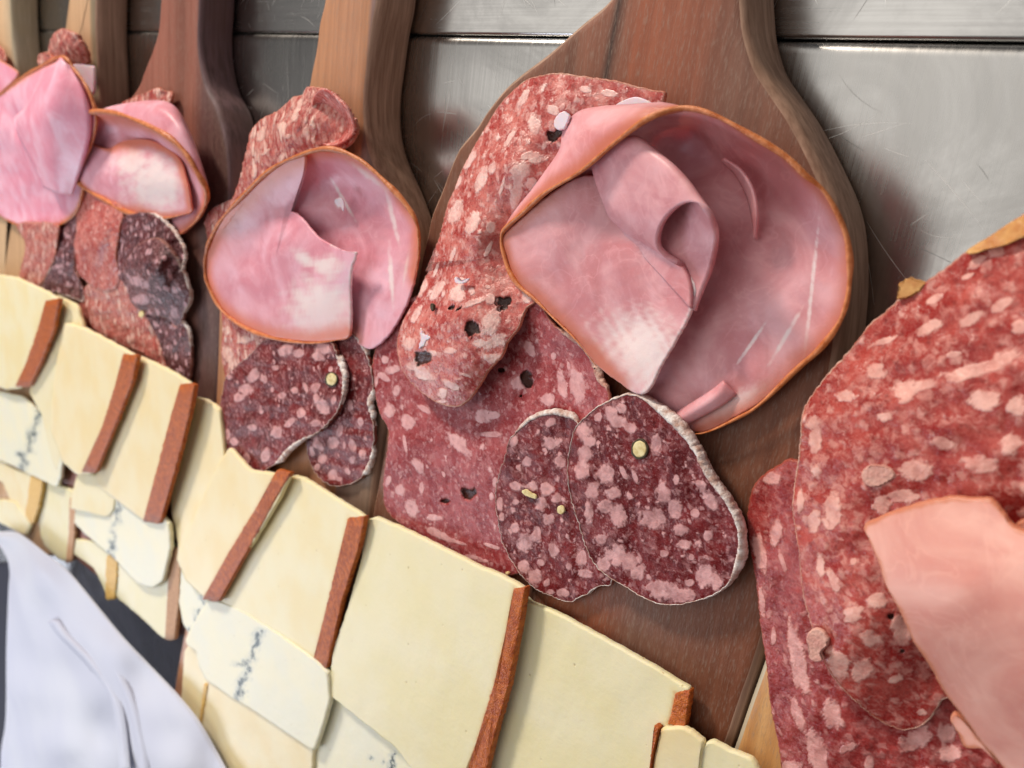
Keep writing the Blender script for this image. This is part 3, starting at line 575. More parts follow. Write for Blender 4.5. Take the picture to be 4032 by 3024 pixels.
# --- large folded ham slice
gH = G()
bowl_out = [(2150,800),(2300,665),(2430,560),(2560,470),(2690,432),(2815,458),(2951,530),(3087,612),(3168,690),(3249,765),(3320,897),(3342,1005),(3342,1104),(3328,1201),(3290,1288),(3220,1375),(3133,1451),(3046,1538),(2992,1587),(2900,1640),(2760,1703),(2600,1640),(2450,1500),(2300,1350),(2150,1150),(2080,950)]
bowl_h = [(2150,800,27),(2430,560,42),(2690,432,47),(2951,530,45),(3168,690,40),(3320,897,34),(3342,1104,31),(3220,1375,28),(2992,1587,26.5),(2760,1703,27),
          (2580,540,30),(2720,520,29),(2780,590,27),(2950,660,28),(3100,830,27.5),(3200,1050,28),(3100,1300,27.5),(2900,1450,26.5),(2900,1100,27.5),(2750,800,28),(2500,700,28),(2650,1300,27),(2400,1200,27),(2200,950,26.5),(2980,900,29)]
lipc0 = [(2760,1707,28),(2900,1648,27.8),(2995,1590,27.8),(3136,1455,28.8),(3223,1378,29.3),(3293,1290,30.3),(3331,1202,31.8),(3345,1104,32.2),(3345,1005,33.5),(3322,897,35.2),(3250,760,38.5),(3168,687,41.3),(3087,612,43.5),(2951,528,46.2),(2815,455,48),(2690,425,49),(2560,462,51.6),(2433,553,49.6),(2290,672,45.6),(2151,757,40.6),(2060,838,36.6),(1990,900,33.4),(1974,945,32.4),(1985,1003,32.2),(2008,1072,32.2),(2105,1177,32.3),(2268,1339,32.8),(2440,1510,33)]
RL = cr(lipc0, 12, False)
rimH, nH = slab(gH, bowl_out, bowl_h, t=1.6, step=9, center=(2750,1080), und=.35, usc=300, seed=61, jag=1.5, rimline=RL,
     fat=[(3195,1150,9,330,6),(2900,1590,190,46,-24),(3090,1330,10,130,30),(2960,1350,8,110,35)])
# outer wall folding away from the lip
crest = [(1988,905,33),(2060,838,36),(2151,757,40),(2290,672,45),(2433,556,49),(2560,468,51),(2690,428,48)]
mid = [(1978,925,31),(2050,835,33),(2125,740,36),(2230,625,40),(2340,520,44),(2500,440,47),(2660,420,45)]
outer = [(1972,935,30),(2030,830,29.5),(2110,730,30),(2205,600,31),(2228,505,31),(2306,436,32),(2607,410,36)]
patch(gH, [crest, mid, outer], 1.4, 16, 12, rimedges='b')
# front flap
flap = [(1992,915),(2060,850),(2151,772),(2270,700),(2360,700),(2420,800),(2480,880),(2571,960),(2640,1012),(2700,1065),(2738,1130),(2730,1200),(2698,1276),(2625,1404),(2593,1461),(2560,1530),(2528,1553),(2485,1542),(2431,1504),(2349,1439),(2268,1336),(2181,1250),(2105,1174),(2051,1130),(2008,1070),(1988,1003),(1976,950)]
flap_h = [(1992,915,32),(2151,772,37),(2270,700,38),(2420,800,34),(2571,960,36),(2700,1065,37),(2735,1180,37),(2625,1404,36),(2528,1553,34),(2349,1439,32.5),(2181,1250,32),(2051,1130,31.5),(1980,980,31.5),(2250,1000,34),(2350,1150,33.5),(2450,1300,33),(2150,950,34.5),(2550,1150,35),(2560,1400,35)]
slab(gH, flap, flap_h, t=1.5, step=8, center=(2350,1120), und=.3, usc=260, seed=66, jag=1.2, rimline=RL, pale=[(2571,960,36),(2700,1065,37),(2735,1180,37),(2625,1404,36),(2528,1553,34)], fat=[(2520,1380,200,170,30)])
# rolled tongue
ringA = [(2726,1215,38.5),(2722,1120,38),(2690,1050,38),(2630,1010,39),(2595,960,41),(2612,880,45),(2665,818,48),(2725,795,49.5),(2780,822,49),(2812,880,46),(2822,950,42),(2800,1060,38),(2765,1150,36.5),(2738,1225,37.5)]
def lerp_ring(a, b, t): return [tuple((1-t)*p+t*q for p, q in zip(u, v)) for u, v in zip(a, b)]
ringB = [(2500,930,33),(2490,900,34),(2460,880,35),(2430,850,36),(2400,800,37.5),(2370,710,40),(2390,620,43),(2440,565,45),(2500,545,45.5),(2545,580,44),(2565,640,41),(2560,740,37),(2540,820,35),(2520,900,34)]
ringB = [(2480,940,33),(2455,900,34),(2430,875,35),(2405,850,36),(2385,800,37.5),(2338,655,40),(2370,590,43),(2425,560,45),(2490,540,45.5),(2545,572,44),(2585,610,41),(2590,700,37),(2570,800,35),(2530,900,34)]
ringM = lerp_ring(ringA, ringB, .5); ringM[7] = (2600,655,48); ringM[8] = (2650,665,48); ringM[9] = (2700,715,46); ringM[5] = (2455,800,42); ringM[4] = (2450,850,40)
patch(gH, [ringB, ringM, ringA], 1.7, 14, 8, seed=5)
# small torn curl in the bowl
patch(gH, [[(2842,632,32),(2900,690,32),(2945,780,32),(2965,870,32),(2972,945,31)],[(2850,622,33.5),(2920,672,35),(2966,750,35.5),(2982,850,35),(2976,942,32)]], .8, 5, 8)
# frilled tear at lower right edge of the slice
patch(gH, [[(2640,1640,28),(2720,1590,28.5),(2800,1540,28.5),(2850,1500,28)],[(2650,1662,29.5),(2740,1612,30.5),(2820,1560,30),(2860,1510,28.5)],[(2660,1690,28),(2760,1640,28.4),(2850,1590,28),(2900,1550,27)]], .8, 4, 6)
gHr = G()
lipc = [(2640,1690,27.8),(2760,1707,28),(2900,1648,27.8),(2995,1590,27.8),(3136,1455,28.8),(3223,1378,29.3),(3293,1290,30.3),(3331,1202,31.8),(3345,1104,32.2),(3345,1005,33.5),(3322,897,35.2),(3250,760,38.5),(3168,687,41.3),(3087,612,43.5),(2951,528,46.2),(2815,455,48),(2690,425,49),(2560,462,51.6),(2433,553,49.6),(2290,672,45.6),(2151,757,40.6),(2060,838,36.6),(1990,900,33.4),(1974,945,32.4),(1985,1003,32.2),(2008,1072,32.2),(2051,1133,32.2),(2105,1177,32.3),(2181,1253,32.5),(2268,1339,32.8),(2349,1442,33)]
LP = cr(lipc, 12, False); cord(gHr, un(LP[:,:2], LP[:,2]-.3), 0.8, 1.1)
slice_thing('ham_slice', [('meat', gH, M_ham), ('rind', gHr, M_hrind)], 'largest folded ham slice with a rolled tongue inside, on the walnut board', 'ham', GH)

# ================================================================== board 2: meats
gS = G()
outS = A5([(1140,770),(1240,760),(1320,790),(1430,880),(1510,990),(1560,1130),(1500,1210),(1440,1290),(1500,1500),(1200,2000),(900,2300),(300,2400)])+A6([(300,1900),(160,1200),(120,800),(200,700),(330,660),(400,540),(440,400),(470,250),(500,120)])+A5([(600,1270),(640,1130),(720,1040),(850,970),(940,900),(1000,840),(1080,830)])
outS = [(1206,345),(1262,343),(1306,360),(1350,398),(1385,450),(1408,510),(1385,560),(1351,600),(1380,700),(1300,900),(1100,1100),(900,1100),(830,980),(808,900),(805,862),(840,816),(900,800),(930,745),(948,680),(962,613),(975,560),(990,511),(1025,470),(1085,438),(1125,407),(1152,380),(1188,372)]
hS = [(1206,345,33),(1408,510,30),(1000,500,28),(950,700,26),(820,850,25),(1300,430,32),(1120,520,38),(1080,660,32),(1220,560,35),(1350,590,29),(1300,680,25),(1200,720,25.5),(1100,800,25),(1100,1000,24),(1300,820,24),(950,950,24)]
slab(gS, outS, hS, t=1.5, step=7, center=(1130,690), und=.5, usc=150, seed=71, jag=2.5, fat=E_A5([(900,1100,60,40),(720,1180,40,70,25),(960,1190,25,25),(1110,1150,22,60,10),(1020,1000,30,90,20),(1190,900,25,50),(670,1500,25,60,10),(900,1380,25,60,30),(760,1330,60,14,-40),(1000,1330,20,60)]))
# open curl at the top
gc = G()
ro = [(1225,430,33),(1238,375,38),(1275,350,41),(1330,385,41),(1375,435,40),(1400,510,36),(1365,555,33),(1310,575,32),(1258,560,32),(1232,500,32)]
ri = [(1240,470,28),(1255,430,29),(1285,415,30),(1320,430,30),(1345,460,29),(1350,500,27),(1325,530,26.5),(1295,540,26.3),(1265,530,26.5),(1248,500,27)]
patch(gc, [ro+[ro[0]], lerp_ring(ro, ri, .45)+[lerp_ring(ro, ri, .45)[0]], ri+[ri[0]]], 1.2, 6, 6)
slab(gc, ri, [(1300,480,27)], t=1., step=6, bev=.2)
slice_thing('salami_slice', [('meat', gS, M_far), ('curled_end', gc, M_gen)], 'rolled pink salami slice with an open curl, behind the ham on the light brown board', 'salami', GS)
gS2 = G(); slab(gS2, [(880,1150),(875,1300),(870,1400),(885,1480),(900,1560),(960,1560),(1060,1480),(1100,1300),(1000,1180)], [(880,1300,24),(1000,1300,27),(900,1500,24),(1060,1400,26)], t=1.5, step=7, und=.3, usc=120, seed=75, jag=2,
     fat=E_A7([(330,440,45,100,-15),(320,230,28,45),(340,630,28,28),(470,300,50,40)]))
slice_thing('salami_slice', [('meat', gS2, M_far)], 'pink salami slice peeking out below the rosy ham on the light brown board', 'salami', GS)
# ham 2
gH2 = G()
lip2 = [(1640,1075,30),(1650,975,31.5),(1642,884,33.3),(1600,807,34.8),(1518,717,37.5),(1405,622,40.8),(1292,586,43),(1180,612,44.6),(1066,669,44),(953,777,41),(877,860,38.2),(832,938,36.5),(812,1000,35),(808,1065,33.5),(821,1122,32.4),(865,1211,31.2),(930,1270,30.5),(1021,1316,30.2),(1134,1343,30.3),(1247,1350,30.8),(1371,1331,31.3)]
RL2 = cr(lip2+[(1616,1155,29),(1530,1320,28)][:0], 12, False)
o2 = [(1292,592),(1405,628),(1518,722),(1600,812),(1640,888),(1648,975),(1638,1065),(1616,1155),(1580,1240),(1530,1320),(1468,1372),(1420,1362),(1330,1300),(1150,1320),(950,1240),(850,1120),(840,980),(900,870),(1000,760),(1120,660),(1210,605)]
h2 = [(1292,592,42),(1405,628,40),(1600,812,34),(1648,975,31),(1616,1155,29),(1468,1372,28),(1250,740,28),(1400,900,27),(1500,1050,28),(1400,1250,27),(1150,1100,26),(950,1100,26),(1120,660,42),(900,870,37),(1480,1200,28.5),(1330,690,28.5),(1450,760,28),(1540,900,28)]
slab(gH2, o2, h2, t=1.4, step=8, center=(1330,960), und=.3, usc=220, seed=81, jag=1.3, rimline=RL2,
     fat=[(1450,690,120,14,38),(1545,850,12,130,-14),(1540,1080,12,140,-4),(1360,800,8,110,-30),(1336,800,20,20,0),(1600,1050,8,80,10)])
fl2 = [(1125,820),(1179,850),(1247,928),(1300,962),(1356,988),(1398,992),(1402,1004),(1384,1056),(1378,1133),(1381,1250),(1371,1328),(1310,1342),(1247,1347),(1134,1340),(1021,1313),(931,1268),(867,1209),(822,1120),(809,1065),(812,1000),(832,940),(877,862),(953,780),(1066,672),(1150,618),(1200,612),(1195,680),(1170,740),(1145,790)]
fh2 = [(1125,822,33),(1179,850,34.5),(1247,928,36),(1356,988,37.5),(1402,1004,37),(1378,1133,34),(1371,1328,31),(1134,1340,30),(931,1268,30),(809,1065,33),(832,940,36),(953,780,40.5),(1066,672,43.5),(1180,615,44),(1085,870,34),(1030,950,33),(985,1010,31.5),(1000,860,35.5),(1100,760,37),(1120,920,35.5),(1080,1000,35),(1200,1100,34),(1100,1200,32.5),(900,1050,33),(1280,1150,34.5)]
rimF2, nF2 = slab(gH2, fl2, fh2, t=1.4, step=7, center=(1085,1015), und=.25, usc=240, seed=84, jag=1., rimline=RL2, pale=[(1300,962,37),(1398,992,37.5),(1384,1056,36),(1378,1133,34),(1381,1250,32),(1371,1328,31)],
     fat=[(1260,1220,150,150,0),(1200,1020,60,30,40),(1290,1050,70,50,10)])
gH2r = G()
LP = cr(lip2, 12, False); cord(gH2r, un(LP[:,:2], LP[:,2]-.2), 1.1, 1.0)
g2f = G(); slab(g2f, A6([(1255,640),(1300,615),(1330,650),(1335,700),(1325,735),(1310,700),(1275,690)]), [(1340,805,31.6)], t=.8, step=4, bev=.2, jag=1)
slice_thing('ham_slice', [('meat', gH2, M_ham2), ('rind', gH2r, M_hrind), ('fat_bit', g2f, M_fatbit)], 'rosy folded ham slice with orange rind on the light brown board', 'ham', GH)
# dark salami pair
gD2 = G(); oD2 = A7([(1230,200),(1380,230),(1470,320),(1540,450),(1580,600),(1590,740),(1550,850),(1580,960),(1600,1100),(1590,1250),(1550,1400),(1470,1520),(1350,1575),(1240,1580),(1130,1520),(1060,1420),(1020,1300),(1010,1180),(1050,1000),(1150,700)])
rD2, nD2 = slab(gD2, oD2, [(1400,1350,27),(1460,1550,26.5),(1450,1800,25.5),(1300,1910,25),(1220,1750,26),(1340,1700,27.5)], t=2.2, step=6, center=(1335,1640), und=.4, usc=110, seed=91, jag=2.5,
     fat=E_A7([(1110,1220,40,80,-30),(1240,1200,56,66),(1150,1340,44,44),(1410,1230,34,70,-10),(1340,1220,16,42),(1412,1350,34,36),(1500,1300,38,50),(1370,1450,26,44,-30),(1240,1480,50,52),(1100,1420,34,32),(1060,1275,22,50,-20),(1480,1020,28,50),(1390,880,28,50),(1300,1100,30,60,10),(1300,1520,34,20)]))
gD2r = G(); n_ = len(rD2)
rindring(gD2r, rD2, nD2, 0, 1, 2.2, .25, 5)
ring_between(gD2r, rD2, nD2, (1465,1530,27), (1460,1660,27), 2.3, 2.3, seed=2); ring_between(gD2r, rD2, nD2, (1467,1740,26), (1430,1880,25), 2.3, 1.5, seed=5); ring_between(gD2r, rD2, nD2, (1380,1300,27), (1440,1400,27), 2.3, 1.3, seed=5)
slice_thing('salami_slice', [('meat', gD2, M_dark), ('casing', gD2r, M_mold)], 'dark salami slice tucked under the one with the yellow peppercorn, below the rosy ham', 'salami', GS)
gD1 = G(); oD1 = A7([(640,310),(520,430),(400,530),(310,630),(280,760),(255,880),(265,1060),(290,1200),(330,1330),(390,1430),(480,1470),(600,1470),(690,1420),(760,1370),(850,1260),(970,1180),(1110,1110),(1220,1010),(1300,880),(1330,740),(1330,620),(1290,480),(1230,330),(1100,250),(850,230)])
rD1, nD1 = slab(gD1, oD1, [(1040,1340,29),(880,1600,27),(950,1850,27),(1100,1750,30),(1300,1650,31),(1350,1500,31),(1300,1340,30),(1100,1550,29)], t=2.4, step=6, center=(1115,1580), und=.4, usc=130, seed=95, jag=2.5,
     fat=E_A7([(830,395,78,56,-20),(940,425,56,48),(1150,385,84,60),(1110,450,60,44),(545,620,50,74,30),(640,645,34,34),(480,740,66,56),(420,810,48,48),(800,790,38,38),(1090,722,52,48),(1150,885,56,86,-30),(1095,820,28,46),(1250,830,22,55,15),(965,940,42,56,30),(870,1020,70,30,-40),(750,1110,58,58),(1090,1030,50,38),(540,1070,42,34),(655,1310,46,70,25),(485,1340,38,58),(380,1190,42,38),(325,1130,26,50),(910,745,32,34,-30),(710,740,18,24),(740,550,34,24),(340,630,26,26),(620,930,22,24),(1000,720,20,46,-20),(1220,560,24,26)]))
gD1r = G(); rindring(gD1r, rD1, nD1, 0, 1, 2.4, .25, 5)
ring_between(gD1r, rD1, nD1, (1080,1818,29), (1250,1700,31), 2.5, 2.2, seed=2); ring_between(gD1r, rD1, nD1, (960,1864,27), (1030,1860,28), 2.5, 1.5, seed=5); ring_between(gD1r, rD1, nD1, (1320,1400,30), (1345,1560,31), 2.5, 1.3, seed=3)
slice_thing('salami_slice', [('meat', gD1, M_dark), ('casing', gD1r, M_mold)]+pepper(1304,1494,20,24,31.3), 'dark salami slice with a yellow peppercorn near its right edge, below the rosy ham', 'salami', GS)

# ================================================================== board 3
g = G(); slab(g, A1([(1060,905),(1150,850),(1300,790),(1380,760),(1400,785),(1490,800),(1485,880),(1400,960),(1200,960)]), [(540,380,27),(640,360,28)], t=2, step=6, und=.5, usc=60, seed=101, jag=3)
slice_thing('salami_slice', [('meat', g, M_far)], 'ragged edge of pink salami behind the ham on the reddish board', 'salami', GS)
g = G(); slab(g, [(310,1200),(345,1120),(420,1080),(560,1080),(640,1150),(700,1300),(745,1450),(700,1480),(560,1390),(450,1345),(350,1280)], [(320,1200,24),(500,1200,27),(700,1450,24.5),(600,1250,27)], t=1.5, step=6, und=.5, usc=90, seed=104, jag=3)
slice_thing('salami_slice', [('meat', g, M_far)], 'flat streaky pink salami slice lying above the cheese on the reddish board', 'salami', GS)
g = G(); slab(g, [(318,735),(400,780),(480,820),(470,900),(455,1000),(468,1080),(455,1130),(410,1145),(360,1125),(310,1080),(286,1020),(300,900),(300,800)], [(300,800,26),(290,1020,27),(400,1140,28),(390,950,36),(465,950,32),(400,800,32)], t=1.6, step=6, und=.4, usc=90, seed=106, jag=2)
slice_thing('salami_slice', [('meat', g, M_gen)], 'rolled pink salami lobe hanging below the ham on the reddish board', 'salami', GS)
g = G(); o_ = A2([(1060,350),(1150,310),(1300,300),(1420,370),(1520,480),(1590,600),(1600,720),(1500,900),(1200,900),(1050,900),(1020,760),(1000,620),(1000,480)])
rr, nn = slab(g, o_, [(480,850,32),(600,840,33),(700,950,31),(600,1000,36),(480,1000,31)], t=2.2, step=6, und=.4, usc=70, seed=108, jag=2)
gr = G(); rindring(gr, rr, nn, .12, .52, 2.2, 1.8, 2)
slice_thing('salami_slice', [('meat', g, M_darkf), ('casing', gr, M_mold)], 'upper of two folded dark salami slices with white casing on the reddish board', 'salami', GS)
g = G(); o_ = A2([(1180,600),(1280,540),(1380,530),(1480,620),(1560,760),(1620,900),(1655,1050),(1600,1180),(1550,1300),(1440,1220),(1280,1190),(1150,1100),(1110,980),(1060,880),(1080,750)])
rr, nn = slab(g, o_, [(530,970,38),(620,940,39),(700,1050,34),(740,1180,30),(640,1250,31),(500,1120,31),(600,1080,45),(560,1000,43)], t=2.4, step=6, und=.4, usc=70, seed=110, jag=2,
     fat=E_A2([(1180,900,65,52),(1275,935,32,40),(1230,1060,90,55,20),(1430,700,24,24),(1480,850,24,60,-20),(1520,1180,50,50)]))
gr = G(); rindring(gr, rr, nn, .2, .5, 2.4, 1.2, 2)
slice_thing('salami_slice', [('meat', g, M_darkf), ('casing', gr, M_mold)]+pepper(554,1238,10,13,32)[1:], 'lower of two folded dark salami slices, bulging forward on the reddish board', 'salami', GS)
g = G(); o_ = A2([(1270,1190),(1420,1210),(1560,1240),(1640,1340),(1660,1550),(1650,1750),(1620,1860),(1540,1800),(1450,1640),(1400,1480),(1340,1330)])
rr, nn = slab(g, o_, [(590,1240,28),(740,1300,28),(735,1530,24.5),(660,1440,27)], t=2.2, step=6, und=.4, usc=70, seed=112, jag=2)
gr = G(); rindring(gr, rr, nn, .12, .34, 2.2, 1.5, 2)
slice_thing('salami_slice', [('meat', g, M_darkf), ('casing', gr, M_mold)], 'dark salami slice lying lowest beside the cheese corner on the reddish board', 'salami', GS)
# ham 3
gH3 = G()
o3 = [(371,448),(460,455),(560,490),(656,540),(720,600),(775,678),(808,740),(812,790),(800,830),(769,875),(705,926),(650,900),(560,850),(450,800),(350,740),(280,650),(255,540),(294,476)]
h3 = [(371,448,43),(560,490,46),(656,540,45),(775,678,38),(812,790,32),(705,926,28),(450,800,27),(280,650,34),(260,530,38),(500,600,29),(600,650,29),(650,760,28),(700,850,28),(400,560,30),(480,505,31),(600,560,31),(700,650,31)]
slab(gH3, o3, h3, t=1.4, step=7, center=(540,700), und=.2, usc=150, seed=121)
patch(gH3, [[(375,445,43.5),(460,450,46),(560,487,47.5),(656,538,46),(730,605,42),(780,690,38),(812,760,34)],[(430,425,43),(530,415,44),(640,440,44),(710,500,42),(765,590,38),(797,690,35),(816,750,33)],[(497,410,38),(580,400,38),(650,402,37),(695,430,36),(735,500,34),(775,600,32),(815,725,31)]], 1.4, 8, 8)
f3 = [(258,560),(300,545),(350,560),(420,585),(470,560),(530,548),(590,552),(640,575),(690,608),(716,650),(730,700),(742,745),(750,800),(750,836),(700,850),(656,857),(588,853),(497,833),(407,783),(339,743),(290,690),(258,625)]
fh3 = [(258,600,37),(350,560,33),(420,585,33),(530,548,34),(640,575,36),(716,650,37),(742,745,36),(750,836,33),(588,853,31),(407,783,32),(290,690,35),(450,680,36),(600,700,37),(380,650,34)]
slab(gH3, f3, fh3, t=1.4, step=6, center=(520,710), und=.2, usc=150, seed=124, fat=[(620,720,150,150,0),(520,640,90,70,0)])
gr = G(); lip3 = [(705,926,29),(769,873,30.3),(809,806,32),(814,750,34.6),(782,688,38.6),(730,602,42.6),(656,534,46.8),(560,484,48),(460,447,46.6),(371,440,44.3),(294,466,41.5),(253,511,39.4),(243,560,38),(253,615,36.6),(285,690,35.3),(336,743,33.3),(407,784,32.4),(497,834,31.6),(588,855,31.6),(656,858,32),(750,838,33.3)]
LP = cr(lip3, 10, False); cord(gr, un(LP[:,:2], LP[:,2]-.2), 1.5, 1.)
slice_thing('ham_slice', [('meat', gH3, M_ham2), ('rind', gr, M_hrind)], 'ham slice folded into a pocket with orange rind on the reddish board', 'ham', GH)

# ================================================================== board 4 and 5
g = G(); slab(g, A1([(420,440),(440,340),(480,270),(550,250),(640,280),(700,360),(740,440),(755,510),(730,560),(560,620),(430,520)]), [(250,120,38),(200,200,32),(330,240,30),(260,180,38)], t=3, step=5, und=.6, usc=50, seed=131, jag=2.5)
slice_thing('salami_slice', [('meat', g, M_far)], 'peach coloured salami roll standing behind the bright pink ham', 'salami', GS)
g = G(); slab(g, A1([(330,480),(400,455),(450,500),(470,560),(400,620),(340,590)]), [(180,240,34)], t=4, step=4, und=.5, usc=40, seed=133, jag=1.5)
slice_thing('salami_slice', [('meat', g, M_far)], 'small shiny salami curl beside the peach coloured salami roll', 'salami', GS)
g = G(); slab(g, A1([(560,560),(700,560),(815,575),(820,700),(818,800),(790,830),(700,740),(600,640)]), [(250,250,36),(370,260,36),(365,370,33)], t=1.5, step=5, poly=6)
slice_thing('ham_slice', [('meat', g, M_fatbit)], 'white fatty ham corner sticking out behind the bright pink ham', 'ham', GH)
g = G(); slab(g, [(70,880),(215,880),(222,950),(215,1010),(180,1080),(150,1150),(140,1210),(100,1205),(80,1150),(76,1080),(95,1000),(95,940)], [(80,900,30),(210,900,32),(150,1000,31),(100,1200,26)], t=1.6, step=6, und=.4, usc=80, seed=135, jag=2)
slice_thing('salami_slice', [('meat', g, M_far)], 'pale streaky salami slice hanging below the bright pink ham', 'salami', GS)
g = G(); o_ = [(218,905),(260,870),(300,850),(298,950),(290,1050),(310,1100),(330,1150),(322,1185),(280,1170),(240,1160),(215,1150),(150,1205),(140,1190),(170,1110),(205,1040),(215,980)]
rr, nn = slab(g, o_, [(220,900,27),(300,900,27),(250,1000,30),(160,1190,31),(310,1160,26)], t=2, step=5, center=(250,1050), und=.5, usc=60, seed=137, jag=2)
gr = G(); rindring(gr, rr, nn, .42, .9, 2., 1.2, 2)
slice_thing('salami_slice', [('meat', g, M_darkf), ('casing', gr, M_mold)], 'curled dark salami slice with a white edge beside the pale streaky slice', 'salami', GS)
# ham 4: bright folded slice at the left edge
gH4 = G()
o4 = [(244,228),(290,275),(340,345),(375,440),(370,520),(330,640),(325,745),(296,836),(217,892),(149,899),(68,883),(0,850),(-90,780),(-140,600),(-90,440),(0,375),(75,318),(150,270),(210,245)]
h4 = [(244,228,48),(340,345,44),(375,440,42),(325,745,30),(217,892,28),(68,883,28),(-90,780,28),(-140,600,32),(0,375,42),(150,270,46),(200,330,52),(130,430,50),(80,470,40),(120,560,44),(190,480,50),(60,600,38),(210,640,40),(150,720,34),(250,560,44),(100,780,30),(30,500,42)]
slab(gH4, o4, h4, t=1.5, step=7, center=(130,560), und=.3, usc=150, seed=141, jag=1)
patch(gH4, [[(244,228,49),(185,290,51),(140,350,51),(105,420,50),(58,470,47),(75,535,44),(120,620,43),(175,740,38)],
            [(256,245,52),(225,320,56),(205,390,57),(190,460,56),(180,530,53),(185,600,50),(205,670,46),(230,760,40)],
            [(275,262,50),(318,335,48),(345,400,46),(358,460,44),(355,530,42),(340,600,40),(315,680,37),(285,770,34)]], 1.3, 8, 8)
gr = G(); lip4 = [(-90,440,42),(0,375,42.5),(75,316,44.8),(150,268,46.8),(244,224,49),(292,272,47),(342,343,44.8),(377,440,42.5),(373,520,40),(333,640,34.8),(327,745,30.8),(298,838,29),(217,895,28.8),(149,902,28.6),(68,886,28.6),(0,853,28.6)]
LP = cr(lip4, 10, False); cord(gr, un(LP[:,:2], LP[:,2]-.3), 1.1, 1.)
slice_thing('ham_slice', [('meat', gH4, M_ham4), ('rind', gr, M_hrind)], 'bright pink crumpled ham slice at the left edge of the photo', 'ham', GH)
g = G(); slab(g, [(-80,200),(0,238),(40,262),(68,285),(60,310),(20,350),(-10,372),(-90,400)], [(0,250,34),(60,290,33),(0,360,32)], t=1.5, step=6, seed=145)
slice_thing('ham_slice', [('meat', g, M_ham4)], 'farthest ham slice, only its pink corner showing on the pale board', 'ham', GH)
g = G(); slab(g, [(-60,150),(0,185),(18,215),(22,245),(0,240),(-60,230)], [(0,200,28)], t=1.5, step=5, seed=147)
slice_thing('salami_slice', [('meat', g, M_far)], 'sliver of reddish salami behind the farthest ham slice', 'salami', GS)

# ================================================================== right foreground: big salami slices and peach ham
gG2 = G()
oG2 = B5([(410,140),(330,165),(250,215),(200,290),(175,420),(185,550),(220,750),(240,950),(270,1150),(290,1350),(330,1550),(350,1700),(400,2000),(1300,2100),(1700,1800),(1500,1200),(1000,500),(700,250)])
slab(gG2, oG2, [(2950,2000,25),(3000,2500,25),(3080,3000,24.5),(3150,2100,31),(3200,2500,32),(3300,2900,31),(3600,2900,29),(3060,1850,27),(3100,2300,30),(3700,2500,30)], t=2, step=8, center=(3450,2620), und=.4, usc=220, seed=151, jag=2,
     fat=E_B5([(320,500,32,75,8),(240,600,34,105,-12),(250,845,18,90,-5),(420,1090,40,170,-12),(440,1215,42,90,-25),(595,1395,48,85,-12),(430,1400,30,110,-20),(520,1590,54,130,-15),(300,230,52,36),(1010,1520,100,52,-30),(1160,1490,54,54),(1180,1590,70,44),(780,1640,24,44),(390,1650,60,30),(310,1010,14,50),(350,640,14,60,-20),(680,1560,60,20,-20)]))
slice_thing('salami_slice', [('meat', gG2, M_bigd)], 'big red salami slice lying lowest on the pine board, left of the other big slice', 'salami', GS)
gG1 = G()
oG1 = [(3364,1353),(3423,1277),(3483,1229),(3540,1178),(3600,1140),(3646,1106),(3727,1050),(3781,1006),(3890,936),(3971,881),(4060,830),(4300,760),(4600,1200),(4600,2200),(4200,2600),(3900,2760),(3730,2753),(3694,2785),(3646,2849),(3566,2877),(3478,2849),(3399,2793),(3303,2698),(3239,2602),(3191,2458),(3159,2338),(3143,2179),(3119,2019),(3123,1939),(3143,1796),(3151,1700),(3157,1625),(3185,1570),(3244,1489),(3304,1424)]
hG1 = [(3364,1353,31),(3600,1140,32),(3890,936,34),(4300,760,38),(3150,1650,33),(3120,2000,35),(3190,2450,38),(3400,2790,34),(3600,2870,31),(3400,1600,37),(3700,1500,40),(4000,1300,41),(3500,2000,40),(3450,2400,42),(3800,2000,42),(3300,2000,39),(4300,2000,44),(3700,2600,34),(3350,2500,42)]
fatG1 = E_B6([(1140,1220,78,72),(1350,1360,100,92,-10),(1480,1320,110,40,-10),(1530,900,120,48,-30),(1200,1000,90,26,-20),(1800,1230,220,56,-15),(2050,1140,150,54,-30),(1930,1430,130,82),(2160,1480,80,80),(1870,430,78,36,-30),(2010,345,76,50,-30),(2120,220,110,50,-30),(1830,840,120,44,-25),(2050,740,100,44,-25),(920,1400,76,44),(1200,1550,66,38),(680,1600,56,60),(1560,700,80,30,-25),(1800,530,60,20,-25),(2180,900,60,60),(1700,1100,60,30)])+E_B5([(515,45,34,78),(820,220,84,52,10),(1010,190,88,56),(1330,165,100,46,10),(840,360,50,48),(950,320,76,36),(600,385,44,105),(510,440,36,64),(440,340,20,70),(540,660,24,62),(605,735,26,66,-20),(455,910,30,70,-15),(630,1150,56,86,-20),(745,1175,66,58,-20),(780,1020,46,46),(700,900,56,56),(820,835,58,46),(910,1220,46,22,-20),(1040,1385,30,16),(940,980,50,90,-20),(700,640,20,20),(1150,60,80,30,20),(1480,60,60,60)])
rG1, nG1 = slab(gG1, oG1, hG1, t=2, step=8, center=(3700,1800), und=.4, usc=260, seed=155, jag=2, fat=fatG1, holes=E_B5([(885,910,18,14),(945,1080,14,12)]))
gG1r = G()
slab(gG1r, B6([(1290,700),(1300,640),(1310,575),(1380,548),(1440,560),(1500,585),(1450,640),(1380,680)]), [(3580,1130,32.5)], t=2, step=5, jag=3, jsc=20)
